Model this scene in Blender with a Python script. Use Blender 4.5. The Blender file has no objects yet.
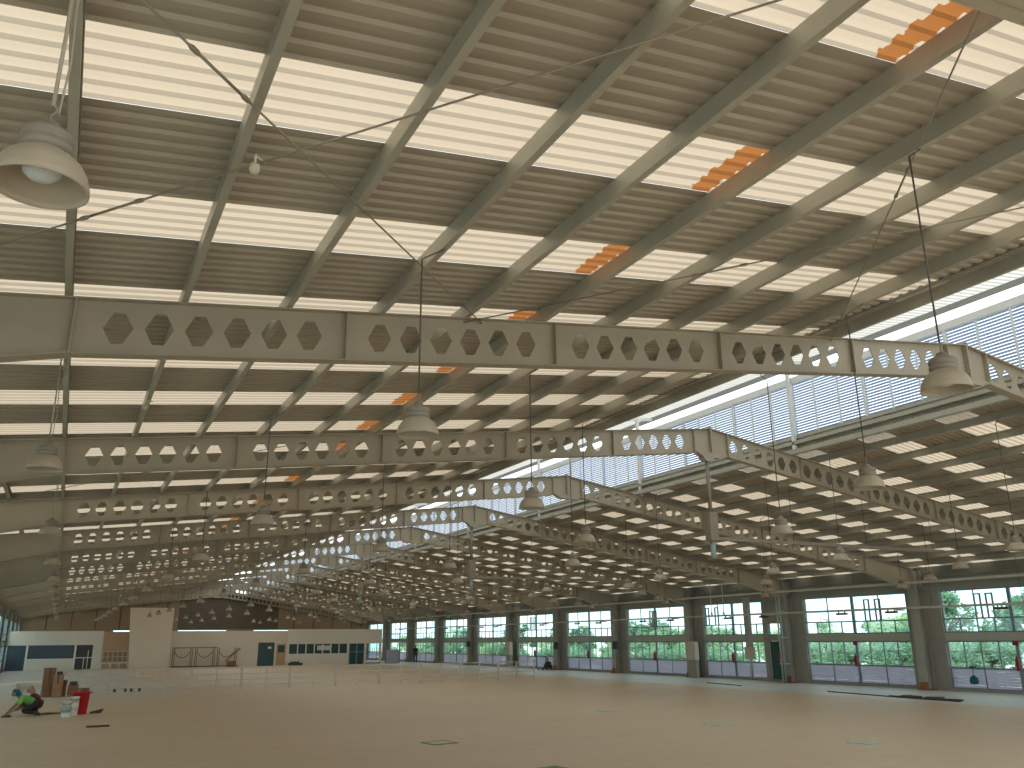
import bpy, bmesh, math, random
from mathutils import Vector, Matrix
random.seed(7)
C = bpy.context.scene.collection
PI = math.pi

# ------------------------------------------------------------------ constants
CAM_H, XR, XL, Y0, BAY = 2.234, 34.09, -3.85, 10.474, 8.0
YA, YB = -4.0, 106.7
XA, ZA, SL, SR = 15.8, 7.95, 0.1167, 0.159          # apex, slopes
RD = 0.69                                            # rafter depth
def ztop(x): return ZA - SL * (XA - x) if x <= XA else ZA - SR * (x - XA)
def FY(k): return Y0 + BAY * k
ORD = ['nearest', 'second', 'third', 'fourth', 'fifth', 'sixth', 'seventh', 'eighth', 'ninth', 'tenth', 'eleventh', 'twelfth',
       'thirteenth', 'fourteenth', 'fifteenth', 'sixteenth', 'seventeenth', 'eighteenth', 'nineteenth', 'twentieth']
TENS = {20: 'twenty', 30: 'thirty', 40: 'forty', 50: 'fifty', 60: 'sixty', 70: 'seventy'}
def od(i):
    if i < 20: return ORD[i]
    n = i + 1
    t, u = n // 10 * 10, n % 10
    if u == 0: return {30: 'thirtieth', 40: 'fortieth', 50: 'fiftieth', 60: 'sixtieth', 70: 'seventieth'}[t]
    return TENS[t] + '-' + (['first'] + ORD[1:])[u - 1]
def od1(i): return 'first' if i == 0 else od(i)

# camera axes (used for the camera, and to number repeats from the first one in view)
FPX, _p, _y, _r = 849.05, 0.29207, 0.47462, -0.00815
CF = Vector((math.sin(_y) * math.cos(_p), math.cos(_y) * math.cos(_p), math.sin(_p)))
_rt = Vector((math.cos(_y), -math.sin(_y), 0)); _up = _rt.cross(CF)
CR = _rt * math.cos(_r) + _up * math.sin(_r); CU = _up * math.cos(_r) - _rt * math.sin(_r)
def seen(*pts, m=6):
    for q in pts:
        d = Vector(q) - Vector((0, 0, CAM_H)); z = d.dot(CF)
        if z > .5 and -m < 512 + FPX * d.dot(CR) / z < 1024 + m and -m < 384 - FPX * d.dot(CU) / z < 768 + m: return True
    return False

# ------------------------------------------------------------------ materials
def nt(name):
    m = bpy.data.materials.new(name); m.use_nodes = True
    n = m.node_tree; n.nodes.clear()
    out = n.nodes.new('ShaderNodeOutputMaterial')
    return m, n, out
def add(n, t, **kw):
    x = n.nodes.new(t)
    for k, v in kw.items():
        if k.startswith('_'): setattr(x, k[1:], v)
        else: x.inputs[k].default_value = v
    return x
def paint(name, col, rough=0.5, metal=0.0, noise=0.08, scale=3.0, dirt=None, dirt_amt=0.0, spec=0.4):
    m, n, out = nt(name)
    b = add(n, 'ShaderNodeBsdfPrincipled', Roughness=rough, Metallic=metal)
    b.inputs['Specular IOR Level'].default_value = spec
    tc = n.nodes.new('ShaderNodeTexCoord')
    ns = add(n, 'ShaderNodeTexNoise', Scale=scale, Detail=5.0)
    n.links.new(tc.outputs['Object'], ns.inputs['Vector'])
    r = n.nodes.new('ShaderNodeValToRGB')
    a = [max(0, c * (1 - noise)) for c in col]; z = [min(1, c * (1 + noise)) for c in col]
    r.color_ramp.elements[0].position = 0.3; r.color_ramp.elements[0].color = (*a, 1)
    r.color_ramp.elements[1].position = 0.7; r.color_ramp.elements[1].color = (*z, 1)
    n.links.new(ns.outputs['Fac'], r.inputs['Fac'])
    last = r.outputs['Color']
    if dirt:
        n2 = add(n, 'ShaderNodeTexNoise', Scale=scale * 0.37, Detail=6.0, Roughness=0.7)
        n.links.new(tc.outputs['Object'], n2.inputs['Vector'])
        r2 = n.nodes.new('ShaderNodeValToRGB')
        r2.color_ramp.elements[0].position = 0.5; r2.color_ramp.elements[0].color = (0, 0, 0, 1)
        r2.color_ramp.elements[1].position = 0.75; r2.color_ramp.elements[1].color = (dirt_amt,) * 3 + (1,)
        n.links.new(n2.outputs['Fac'], r2.inputs['Fac'])
        mx = n.nodes.new('ShaderNodeMixRGB'); mx.inputs['Color2'].default_value = (*dirt, 1)
        n.links.new(r2.outputs['Color'], mx.inputs['Fac']); n.links.new(last, mx.inputs['Color1'])
        last = mx.outputs['Color']
    n.links.new(last, b.inputs['Base Color'])
    n.links.new(b.outputs[0], out.inputs[0])
    return m
def translucent(name, col, tr, rust=False):
    m, n, out = nt(name)
    d = add(n, 'ShaderNodeBsdfDiffuse', Color=(*col, 1))
    t = add(n, 'ShaderNodeBsdfTranslucent', Color=(*tr, 1))
    mix = add(n, 'ShaderNodeMixShader', Fac=0.72)
    n.links.new(d.outputs[0], mix.inputs[1]); n.links.new(t.outputs[0], mix.inputs[2])
    last = mix.outputs[0]
    tc = n.nodes.new('ShaderNodeTexCoord')
    if rust:                                   # rusty stain where the sheets lap beside one purlin
        sep = n.nodes.new('ShaderNodeSeparateXYZ'); n.links.new(tc.outputs['Object'], sep.inputs[0])
        ns = add(n, 'ShaderNodeTexNoise', Scale=6.0, Detail=4.0)
        n.links.new(tc.outputs['Object'], ns.inputs['Vector'])
        ad = add(n, 'ShaderNodeMath', _operation='MULTIPLY_ADD'); ad.inputs[1].default_value = 0.25
        n.links.new(ns.outputs['Fac'], ad.inputs[0]); n.links.new(sep.outputs['X'], ad.inputs[2])
        sub = add(n, 'ShaderNodeMath', _operation='SUBTRACT'); sub.inputs[1].default_value = rust
        n.links.new(ad.outputs[0], sub.inputs[0])
        ab = add(n, 'ShaderNodeMath', _operation='ABSOLUTE'); n.links.new(sub.outputs[0], ab.inputs[0])
        lt = add(n, 'ShaderNodeMath', _operation='LESS_THAN'); lt.inputs[1].default_value = 0.15
        n.links.new(ab.outputs[0], lt.inputs[0])
        d2 = add(n, 'ShaderNodeBsdfDiffuse', Color=(0.42, 0.20, 0.09, 1))
        t2 = add(n, 'ShaderNodeBsdfTranslucent', Color=(0.32, 0.125, 0.035, 1))
        m2 = add(n, 'ShaderNodeMixShader', Fac=0.5)
        n.links.new(d2.outputs[0], m2.inputs[1]); n.links.new(t2.outputs[0], m2.inputs[2])
        m3 = n.nodes.new('ShaderNodeMixShader'); n.links.new(lt.outputs[0], m3.inputs[0])
        n.links.new(last, m3.inputs[1]); n.links.new(m2.outputs[0], m3.inputs[2]); last = m3.outputs[0]
    n.links.new(last, out.inputs[0])
    return m
def glass(name, tint, gl=0.06):
    m, n, out = nt(name)
    t = add(n, 'ShaderNodeBsdfTransparent', Color=(*tint, 1))
    g = add(n, 'ShaderNodeBsdfGlossy', Roughness=0.03)
    mix = add(n, 'ShaderNodeMixShader', Fac=gl)
    n.links.new(t.outputs[0], mix.inputs[1]); n.links.new(g.outputs[0], mix.inputs[2])
    n.links.new(mix.outputs[0], out.inputs[0])
    return m
def leafmat(name, col):
    m, n, out = nt(name)
    d = add(n, 'ShaderNodeBsdfDiffuse', Color=(*col, 1))
    t = add(n, 'ShaderNodeBsdfTranslucent', Color=(col[0] * 1.2, col[1] * 1.2, col[2] * .8, 1))
    mix = add(n, 'ShaderNodeMixShader', Fac=0.45)
    n.links.new(d.outputs[0], mix.inputs[1]); n.links.new(t.outputs[0], mix.inputs[2])
    n.links.new(mix.outputs[0], out.inputs[0])
    return m

STEEL = (0.52, 0.50, 0.45)
M = dict(
    frame=paint('frame_paint', (0.37, 0.325, 0.25), 0.45, noise=0.06, scale=1.2, dirt=(0.36, 0.31, 0.24), dirt_amt=0.35),
    purlin=paint('purlin_zinc', (0.41, 0.39, 0.325), 0.4, metal=0.15, noise=0.08, scale=2.0),
    sheet=paint('roof_sheet', (0.40, 0.355, 0.285), 0.45, metal=0.1, noise=0.05, scale=0.6, dirt=(0.26, 0.22, 0.18), dirt_amt=0.3),
    sky_l=translucent('skylight_sheet_rusty', (0.66, 0.60, 0.50), (0.365, 0.298, 0.222), rust=5.84),
    sky_r=translucent('skylight_sheet', (0.66, 0.60, 0.50), (0.385, 0.315, 0.235)),
    sky_m=translucent('monitor_sheet', (0.7, 0.7, 0.68), (0.46, 0.45, 0.42)),
    slat=paint('louvre_slat', (0.46, 0.56, 0.74), 0.5, noise=0.03),
    mull=paint('louvre_frame', (0.72, 0.74, 0.74), 0.45, noise=0.03),
    column=paint('column_paint', (0.38, 0.37, 0.325), 0.5, noise=0.06, scale=1.0, dirt=(0.22, 0.24, 0.18), dirt_amt=0.4),
    pilaster=paint('pilaster_plaster', (0.33, 0.32, 0.275), 0.7, noise=0.06),
    wallr=paint('wall_cladding', (0.26, 0.27, 0.245), 0.6, noise=0.05, scale=0.8),
    winframe=paint('window_steel', (0.20, 0.27, 0.29), 0.5, noise=0.05),
    girt=paint('girt_paint', (0.45, 0.45, 0.40), 0.5, noise=0.05),
    wlouv=translucent('window_louvre', (0.85, 0.85, 0.92), (0.48, 0.48, 0.56)),
    pane=glass('pane_glass', (0.86, 0.96, 0.96)),
    rust=paint('rust', (0.33, 0.14, 0.07), 0.8, noise=0.3, scale=9),
    white=paint('white_paint', (0.78, 0.75, 0.68), 0.5, noise=0.04),
    shade=paint('lamp_shade', (0.40, 0.345, 0.265), 0.45, noise=0.05, scale=6, dirt=(0.45, 0.36, 0.27), dirt_amt=0.4),
    gear=paint('lamp_housing', (0.25, 0.22, 0.18), 0.5, noise=0.1, scale=10),
    bulb=paint('lamp_bulb', (0.62, 0.68, 0.72), 0.15, noise=0.02),
    cord=paint('dark_cord', (0.10, 0.09, 0.08), 0.6, noise=0.05),
    chain=paint('lamp_chain', (0.40, 0.35, 0.28), 0.5, noise=0.05),
    rod=paint('brace_rod', (0.30, 0.27, 0.22), 0.5, metal=0.3, noise=0.1),
    pipe=paint('grey_pipe', (0.40, 0.42, 0.38), 0.45, noise=0.05),
    teal=paint('teal_pipe', (0.30, 0.42, 0.42), 0.45, noise=0.05),
    tray=paint('cable_tray', (0.55, 0.55, 0.50), 0.5, noise=0.05),
    dark=paint('dark_metal', (0.05, 0.055, 0.06), 0.5, noise=0.1),
    green_door=paint('green_door', (0.02, 0.085, 0.085), 0.5, noise=0.05),
    red=paint('red_plastic', (0.50, 0.02, 0.03), 0.4, noise=0.05),
    firered=paint('fire_red', (0.26, 0.02, 0.025), 0.4, noise=0.05),
    gable=paint('gable_sheet', (0.30, 0.215, 0.145), 0.6, noise=0.06, scale=0.5),
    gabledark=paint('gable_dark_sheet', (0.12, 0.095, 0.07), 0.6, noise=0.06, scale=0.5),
    partition=paint('partition_board', (0.66, 0.58, 0.47), 0.6, noise=0.03, scale=0.6),
    partwhite=paint('partition_white', (0.72, 0.68, 0.60), 0.6, noise=0.03, scale=0.6),
    tallboard=paint('tall_board', (0.74, 0.65, 0.53), 0.6, noise=0.03, scale=0.8),
    brownboard=paint('brown_board', (0.47, 0.31, 0.19), 0.7, noise=0.06, scale=0.8),
    blueglass=paint('dark_blue_glazing', (0.045, 0.075, 0.10), 0.25, noise=0.05),
    tealglass=paint('teal_glazing', (0.03, 0.075, 0.075), 0.2, noise=0.1),
    boxbrown=paint('box_brown', (0.26, 0.215, 0.165), 0.6, noise=0.05),
    card=paint('cardboard', (0.36, 0.21, 0.12), 0.8, noise=0.1, scale=4),
    cardb=paint('cardboard_brown', (0.27, 0.14, 0.08), 0.8, noise=0.1, scale=4),
    fence=paint('barrier_paint', (0.60, 0.57, 0.50), 0.5, noise=0.04),
    skin=paint('skin', (0.30, 0.16, 0.10), 0.55, noise=0.06, scale=8),
    bluecloth=paint('blue_cloth', (0.01, 0.11, 0.17), 0.8, noise=0.1, scale=8),
    vest=paint('green_vest', (0.16, 0.44, 0.10), 0.7, noise=0.1, scale=8),
    darkcloth=paint('dark_cloth', (0.035, 0.025, 0.025), 0.8, noise=0.15, scale=8),
    maroon=paint('maroon_cloth', (0.09, 0.03, 0.03), 0.8, noise=0.15, scale=8),
    pinkcloth=paint('pink_cloth', (0.45, 0.24, 0.18), 0.8, noise=0.1, scale=8),
    eye=paint('eye_dark', (0.03, 0.02, 0.02), 0.2, noise=0.0),
    bark=paint('bark', (0.16, 0.11, 0.07), 0.9, noise=0.2, scale=5),
    leaf_a=leafmat('leaf_mid', (0.36, 0.50, 0.37)),
    leaf_b=leafmat('leaf_dark', (0.27, 0.42, 0.34)),
    leaf_c=leafmat('leaf_pale', (0.46, 0.60, 0.46)),
    plate=paint('floor_plate', (0.42, 0.50, 0.42), 0.5, noise=0.1, scale=5),
    greenplate=paint('green_plate', (0.16, 0.26, 0.12), 0.6, noise=0.15, scale=5),
    blackstrip=paint('dark_strip', (0.06, 0.05, 0.045), 0.7, noise=0.2, scale=5),
    wood=paint('dark_timber', (0.13, 0.08, 0.05), 0.8, noise=0.2, scale=5),
    beige=paint('beige_box', (0.55, 0.50, 0.40), 0.5, noise=0.03),
)
# floor: tan concrete with a pale painted strip along the right wall
def floor_mat():
    m, n, out = nt('concrete_floor')
    b = add(n, 'ShaderNodeBsdfPrincipled', Roughness=0.5)
    b.inputs['Specular IOR Level'].default_value = 0.35
    tc = n.nodes.new('ShaderNodeTexCoord')
    def noise(scale, det, sx=1, sy=1):
        mp = n.nodes.new('ShaderNodeMapping'); mp.inputs['Scale'].default_value = (sx, sy, 1)
        n.links.new(tc.outputs['Object'], mp.inputs['Vector'])
        k = add(n, 'ShaderNodeTexNoise', Scale=scale, Detail=det, Roughness=0.6)
        n.links.new(mp.outputs[0], k.inputs['Vector']); return k.outputs['Fac']
    def ramp(f, p0, c0, p1, c1):
        r = n.nodes.new('ShaderNodeValToRGB')
        r.color_ramp.elements[0].position = p0; r.color_ramp.elements[0].color = (*c0, 1)
        r.color_ramp.elements[1].position = p1; r.color_ramp.elements[1].color = (*c1, 1)
        n.links.new(f, r.inputs['Fac']); return r.outputs['Color']
    def mix(f, a, c, mode='MIX'):
        x = n.nodes.new('ShaderNodeMixRGB'); x.blend_type = mode
        for i, v in ((0, f), (1, a), (2, c)):
            if isinstance(v, (int, float)): x.inputs[i].default_value = v
            elif isinstance(v, tuple): x.inputs[i].default_value = (*v, 1)
            else: n.links.new(v, x.inputs[i])
        return x.outputs['Color']
    base = ramp(noise(0.12, 6, 1, 2.2), 0.3, (0.515, 0.415, 0.29), 0.7, (0.575, 0.46, 0.325))
    fine = ramp(noise(2.2, 8), 0.3, (0.93,) * 3, 0.7, (1.04,) * 3)
    base = mix(1.0, base, fine, 'MULTIPLY')
    smear = ramp(noise(0.35, 5, 0.35, 1.6), 0.60, (0, 0, 0), 0.80, (0.30,) * 3)
    base = mix(smear, base, (0.40, 0.29, 0.21))
    pale = mix(1.0, ramp(noise(0.5, 5), 0.3, (0.47, 0.48, 0.44), 0.7, (0.54, 0.56, 0.52)), fine, 'MULTIPLY')
    sep = n.nodes.new('ShaderNodeSeparateXYZ'); n.links.new(tc.outputs['Object'], sep.inputs[0])
    def step(sock, edge, width):
        a = add(n, 'ShaderNodeMath', _operation='SUBTRACT'); a.inputs[1].default_value = edge
        n.links.new(sock, a.inputs[0])
        d = add(n, 'ShaderNodeMath', _operation='DIVIDE', _use_clamp=True); d.inputs[1].default_value = width
        n.links.new(a.outputs[0], d.inputs[0]); return d.outputs[0]
    base = mix(step(sep.outputs['X'], 27.2, 0.9), base, pale)
    inv = add(n, 'ShaderNodeMath', _operation='SUBTRACT'); inv.inputs[0].default_value = 1.0
    n.links.new(step(sep.outputs['X'], 3.0, 4.0), inv.inputs[1])
    mul = add(n, 'ShaderNodeMath', _operation='MULTIPLY')
    n.links.new(inv.outputs[0], mul.inputs[0]); n.links.new(step(sep.outputs['Y'], 38.0, 8.0), mul.inputs[1])
    base = mix(mul.outputs[0], base, pale)
    # bare pale screed behind the barrier on the left side of the hall
    b.inputs['Base Color'].default_value = (1, 1, 1, 1)
    n.links.new(base, b.inputs['Base Color'])
    n.links.new(b.outputs[0], out.inputs[0])
    return m
M['floor'] = floor_mat()
M['ground'] = paint('outside_ground', (0.52, 0.52, 0.46), 0.9, noise=0.1, scale=0.2)

# ------------------------------------------------------------------ mesh builder
class MB:
    def __init__(s): s.v = []; s.f = []; s.smooth = set()
    def face(s, pts, sm=False):
        i = len(s.v); s.v += [tuple(p) for p in pts]; s.f.append(tuple(range(i, i + len(pts))))
        if sm: s.smooth.add(len(s.f) - 1)
    def hexa(s, p):                                     # 8 corners: bottom ring 0-3, top ring 4-7
        i = len(s.v); s.v += [tuple(q) for q in p]
        for q in ((0, 3, 2, 1), (4, 5, 6, 7), (0, 1, 5, 4), (1, 2, 6, 5), (2, 3, 7, 6), (3, 0, 4, 7)):
            s.f.append(tuple(i + a for a in q))
    def box(s, x0, x1, y0, y1, z0, z1):
        s.hexa([(x0, y0, z0), (x1, y0, z0), (x1, y1, z0), (x0, y1, z0), (x0, y0, z1), (x1, y0, z1), (x1, y1, z1), (x0, y1, z1)])
    def cbox(s, c, d): s.box(c[0] - d[0] / 2, c[0] + d[0] / 2, c[1] - d[1] / 2, c[1] + d[1] / 2, c[2] - d[2] / 2, c[2] + d[2] / 2)
    def obox(s, c, d, mat):                             # oriented box
        P = []
        for sz in (-1, 1):
            for sx, sy in ((-1, -1), (1, -1), (1, 1), (-1, 1)):
                P.append(Vector(c) + mat @ Vector((sx * d[0] / 2, sy * d[1] / 2, sz * d[2] / 2)))
        s.hexa(P)
    def slab(s, x0, x1, zf, t0, t1, y0, y1):            # box that follows the roof slope
        a, b = zf(x0), zf(x1)
        s.hexa([(x0, y0, a + t0), (x1, y0, b + t0), (x1, y1, b + t0), (x0, y1, a + t0),
                (x0, y0, a + t1), (x1, y0, b + t1), (x1, y1, b + t1), (x0, y1, a + t1)])
    def prism(s, prof, axis, a, b):                     # closed 2D profile pushed along an axis
        def P(u, w, t): return {'y': (u, t, w), 'x': (t, u, w), 'z': (u, w, t)}[axis]
        i = len(s.v); n = len(prof)
        s.v += [P(u, w, a) for u, w in prof] + [P(u, w, b) for u, w in prof]
        for k in range(n): s.f.append((i + k, i + (k + 1) % n, i + n + (k + 1) % n, i + n + k))
        s.f.append(tuple(i + k for k in range(n))[::-1]); s.f.append(tuple(i + n + k for k in range(n)))
    def tube(s, pts, r, n=8, caps=True):
        pts = [Vector(p) for p in pts]
        rs = r if isinstance(r, (list, tuple)) else [r] * len(pts)
        i0 = len(s.v); up = None
        for k, p in enumerate(pts):
            d = (pts[min(k + 1, len(pts) - 1)] - pts[max(k - 1, 0)]).normalized()
            if up is None: up = Vector((0, 0, 1)) if abs(d.z) < 0.9 else Vector((1, 0, 0))
            u = d.cross(up).normalized(); w = u.cross(d).normalized(); up = w
            for j in range(n):
                a = 2 * PI * j / n
                s.v.append(tuple(p + (u * math.cos(a) + w * math.sin(a)) * rs[k]))
        for k in range(len(pts) - 1):
            for j in range(n):
                s.f.append((i0 + k * n + j, i0 + k * n + (j + 1) % n, i0 + (k + 1) * n + (j + 1) % n, i0 + (k + 1) * n + j))
                s.smooth.add(len(s.f) - 1)
        if caps:
            s.f.append(tuple(i0 + j for j in range(n))[::-1])
            s.f.append(tuple(i0 + (len(pts) - 1) * n + j for j in range(n)))
    def lathe(s, prof, n=24, c=(0, 0, 0), closed=False):
        i0 = len(s.v)
        for r, z in prof:
            for j in range(n):
                a = 2 * PI * j / n
                s.v.append((c[0] + r * math.cos(a), c[1] + r * math.sin(a), c[2] + z))
        m = len(prof)
        for k in range(m if closed else m - 1):
            q = (k + 1) % m
            for j in range(n):
                s.f.append((i0 + k * n + j, i0 + k * n + (j + 1) % n, i0 + q * n + (j + 1) % n, i0 + q * n + j))
                s.smooth.add(len(s.f) - 1)
    def plate(s, polys, fn, y0, y1):                    # 2D polygons (x,t) -> plate of thickness y1-y0 with rims
        key = {}; pts = []
        def ix(p):
            k = (round(p[0], 4), round(p[1], 4))
            if k not in key: key[k] = len(pts); pts.append(k)
            return key[k]
        F = [[ix(p) for p in q] for q in polys]
        i = len(s.v); n = len(pts)
        s.v += [(p[0], y0, fn(*p)) for p in pts] + [(p[0], y1, fn(*p)) for p in pts]
        ed = {}
        for q in F:
            for a, b in zip(q, q[1:] + q[:1]): ed.setdefault((min(a, b), max(a, b)), []).append((a, b))
            s.f.append(tuple(i + a for a in q)); s.f.append(tuple(i + n + a for a in q[::-1]))
        for e in ed.values():
            if len(e) == 1:
                a, b = e[0]; s.f.append((i + b, i + a, i + n + a, i + n + b))
    def mesh(s, name):
        me = bpy.data.meshes.new(name); me.from_pydata(s.v, [], s.f)
        for k in s.smooth: me.polygons[k].use_smooth = True
        me.update(); return me
def fixn(me):
    bm = bmesh.new(); bm.from_mesh(me); bmesh.ops.recalc_face_normals(bm, faces=bm.faces[:]); bm.to_mesh(me); bm.free()
def tag(o, label, cat, group=None, kind=None):
    o['label'] = label; o['category'] = cat
    if group: o['group'] = group
    if kind: o['kind'] = kind
    return o
def obj(name, mb, mat, parent=None, loc=None, fix=True):
    me = mb if isinstance(mb, bpy.types.Mesh) else mb.mesh(name)
    if fix and not isinstance(mb, bpy.types.Mesh): fixn(me)
    if not me.materials: me.materials.append(M[mat] if isinstance(mat, str) else mat)
    o = bpy.data.objects.new(name, me); C.objects.link(o)
    if parent: o.parent = parent
    if loc: o.location = loc
    return o
def thing(name, label, cat, loc=(0, 0, 0), rz=0.0, group=None):
    o = bpy.data.objects.new(name, None); C.objects.link(o); o.empty_display_size = 0.1
    o.location = loc; o.rotation_euler = (0, 0, rz)
    return tag(o, label, cat, group)
def struct(name, mb, mat, label=None, cat='structure'):
    o = obj(name, mb, mat); o['kind'] = 'structure'; o['label'] = label or name.replace('_', ' '); o['category'] = cat
    return o
def copy_tree(o, parent=None):
    c = o.copy(); C.objects.link(c)
    if parent: c.parent = parent; c.matrix_parent_inverse = o.matrix_parent_inverse.copy()
    for ch in list(o.children): copy_tree(ch, c)
    return c

# ------------------------------------------------------------------ ground and floor
mb = MB(); mb.box(XL - 0.6, XR + 0.6, YA, YB + 0.3, -0.3, 0.0)
struct('floor', mb, 'floor', 'tan concrete factory floor with a paler strip along the window wall', 'floor')
mb = MB(); mb.box(-150, 250, -120, 320, -0.6, -0.31)
o = obj('ground', mb, 'ground'); tag(o, 'pale ground outside the hall beyond the windows', 'ground', kind='structure')

# ------------------------------------------------------------------ roof sheets
PITCH = 2.48 / 13
STRIP0 = 6.05 - 2.5 * PITCH                              # start of a skylight strip
NSTR = range(-3, 41)
def corr(mb, x0, x1, zf, ya, n, amp=0.032, nx=1):
    prof = []
    for k in range(n):
        for dy, dz in ((0, 0), (0.40, 0), (0.52, 1), (0.88, 1)): prof.append((ya + (k + dy) * PITCH, dz * amp))
    prof.append((ya + n * PITCH, 0))
    i = len(mb.v)
    xs = [x0 + (x1 - x0) * a / nx for a in range(nx + 1)]
    for y, d in prof:
        for x in xs: mb.v.append((x, y, zf(x) + d))
    w = nx + 1
    for k in range(len(prof) - 1):
        for a in range(nx):
            b = i + k * w + a; mb.f.append((b, b + 1, b + w + 1, b + w))
PD = 0.20                                               # purlin depth
RZ = PD + 0.012
zl = lambda x: ZA - SL * (XA - x) + RZ
zr = lambda x: ZA - SR * (x - XA) + RZ
XLR = (XL - 0.7, 12.30); XRR = (19.05, XR + 0.7)
for nm, (xa, xb), zf, lab in (('ceiling_left', XLR, zl, 'brownish corrugated metal roof of the left slope'),
                              ('ceiling_right', XRR, zr, 'brownish corrugated metal roof of the right slope')):
    mb = MB()
    for k in NSTR:
        corr(mb, xa, xb, zf, STRIP0 + k * 2.48 + 5 * PITCH, 8)
    corr(mb, xa, xb, zf, STRIP0 - 3 * 2.48 - 14 * PITCH, 14)
    o = obj(nm, mb, 'sheet', fix=False); o['kind'] = 'structure'; o['label'] = lab; o['category'] = 'ceiling'
for side, (xa, xb), zf, mt in (('left', XLR, zl, 'sky_l'), ('right', XRR, zr, 'sky_r')):
    me = None; nv = nh = 0
    for k in NSTR:
        if me is None:
            mb = MB(); corr(mb, xa, xb, zf, 0.0, 5); me = mb.mesh('skylight_strip'); me.materials.append(M[mt])
        o = obj('skylight_strip', me, mt, loc=(0, STRIP0 + k * 2.48, 0.003))
        if seen(*[(xa + (xb - xa) * q / 30, STRIP0 + k * 2.48 + .48, zf(xa + (xb - xa) * q / 30)) for q in range(31)], m=0):
            lab = 'cream translucent skylight strip in the %s roof slope, %s from the camera end' % (side, od1(nv)); nv += 1
        else: lab = 'cream translucent skylight strip of the %s slope overhead, outside the view, %s' % (side, od1(nh)); nh += 1
        tag(o, lab, 'skylight',
            'skylight strips of the %s roof slope' % side)

# purlins -----------------------------------------------------------------
def cprof(x, z, lean=1, d=PD, w=0.075, t=0.008, lip=0.02):
    s = lean
    return [(x, z), (x + s * w, z), (x + s * w, z + lip), (x + s * (w - t), z + lip), (x + s * (w - t), z + t), (x + s * t, z + t),
            (x + s * t, z + d - t), (x + s * (w - t), z + d - t), (x + s * (w - t), z + d - lip), (x + s * w, z + d - lip), (x + s * w, z + d), (x, z + d)]
PX_L = [-2.95 + 1.257 * i for i in range(13)]           # last one at 12.13
PX_R = [19.94 + 1.21 * i for i in range(12)]
for side, xs, lean in (('left', PX_L, 1), ('right', PX_R, -1)):
    for i, x in enumerate(xs):
        mb = MB(); mb.prism(cprof(0, 0, lean), 'y', YA, YB - 0.1)
        o = obj('roof_purlin', mb, 'purlin', loc=(x, 0, max(ztop(x), ztop(x + lean * .075)) + 0.004))
        j = len(xs) - 1 - i if side == 'left' else i
        tag(o, 'long grey steel purlin under the %s roof slope, %s down from the raised louvre band' % (side, od1(j)), 'purlin',
            'purlins of the %s roof slope' % side)

# ------------------------------------------------------------------ portal frames
A_, B_, HC, PT = 0.165, 0.062, 0.195, 0.45
def zc(x, t): return ztop(x) - RD / 2 + t
def cell(x, H=RD / 2):
    p = PT / 2; a, b, c = A_, B_, HC
    P = lambda u, w: (x + u, w)
    return [[P(-p, H), P(-b, c), P(b, c), P(p, H)], [P(-p, -H), P(p, -H), P(b, -c), P(-b, -c)],
            [P(-p, H), P(-p, 0), P(-a, 0), P(-b, c)], [P(-p, 0), P(-p, -H), P(-b, -c), P(-a, 0)],
            [P(p, H), P(b, c), P(a, 0), P(p, 0)], [P(p, 0), P(a, 0), P(b, -c), P(p, -H)]]
def section(x0, x1, nh):
    H = RD / 2; q = []
    L = nh * PT; a = (x0 + x1) / 2 - L / 2
    def solid(u, v): q.append([(u, H), (u, 0), (u, -H), (v, -H), (v, 0), (v, H)])
    if a > x0 + 1e-4: solid(x0, a)
    for i in range(nh): q.extend(cell(a + (i + .5) * PT))
    if a + L < x1 - 1e-4: solid(a + L, x1)
    return q
def rafter(secs):
    mb = MB(); polys = []
    for x0, x1, nh in secs: polys += section(x0, x1, nh)
    mb.plate(polys, zc, -0.007, 0.007)
    x0, x1 = secs[0][0], secs[-1][1]
    mb.slab(x0, x1, ztop, -0.016, 0.0, -0.10, 0.10)
    mb.slab(x0, x1, ztop, -RD, -RD + 0.016, -0.10, 0.10)
    return mb
LS = [(-0.31, 2.89, 6), (2.89, 6.09, 6), (6.09, 9.29, 6), (9.29, 12.47, 6), (12.47, 15.2, 5)]
RS = [(16.4, 19.2, 6), (19.2, 22.0, 6), (22.0, 25.0, 6), (25.0, 28.0, 6), (28.0, 30.7, 5)]
frame = thing('portal_frame', '', 'roof frame', (0, FY(0), 0), group='castellated portal frames')
obj('left_rafter', rafter(LS), 'frame', frame)
obj('right_rafter', rafter(RS), 'frame', frame)
def haunch(xe, xi, drop):                               # deep solid end piece
    mb = MB()
    zb = lambda x: ztop(xi) - RD - drop * (abs(x - xi) / abs(xe - xi))
    a, b = min(xe, xi), max(xe, xi)
    mb.hexa([(a, -.007, zb(a)), (b, -.007, zb(b)), (b, .007, zb(b)), (a, .007, zb(a)), (a, -.007, ztop(a) - .016), (b, -.007, ztop(b) - .016), (b, .007, ztop(b) - .016), (a, .007, ztop(a) - .016)])
    mb.slab(a, b, ztop, -0.016, 0.0, -0.10, 0.10)
    mb.slab(a, b, zb, 0.0, 0.016, -0.12, 0.12)
    return mb
obj('left_haunch', haunch(XL + 0.12, -0.31, 0.78), 'frame', frame)
obj('right_haunch', haunch(33.5, 30.7, 0.70), 'frame', frame)
for x in [s[0] for s in LS] + [s[1] for s in RS]:
    mb = MB(); z = ztop(x); mb.box(x - .009, x + .009, -.098, .098, z - RD + .014, z - .014)
    obj('stiffener', mb, 'frame', frame)
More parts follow.
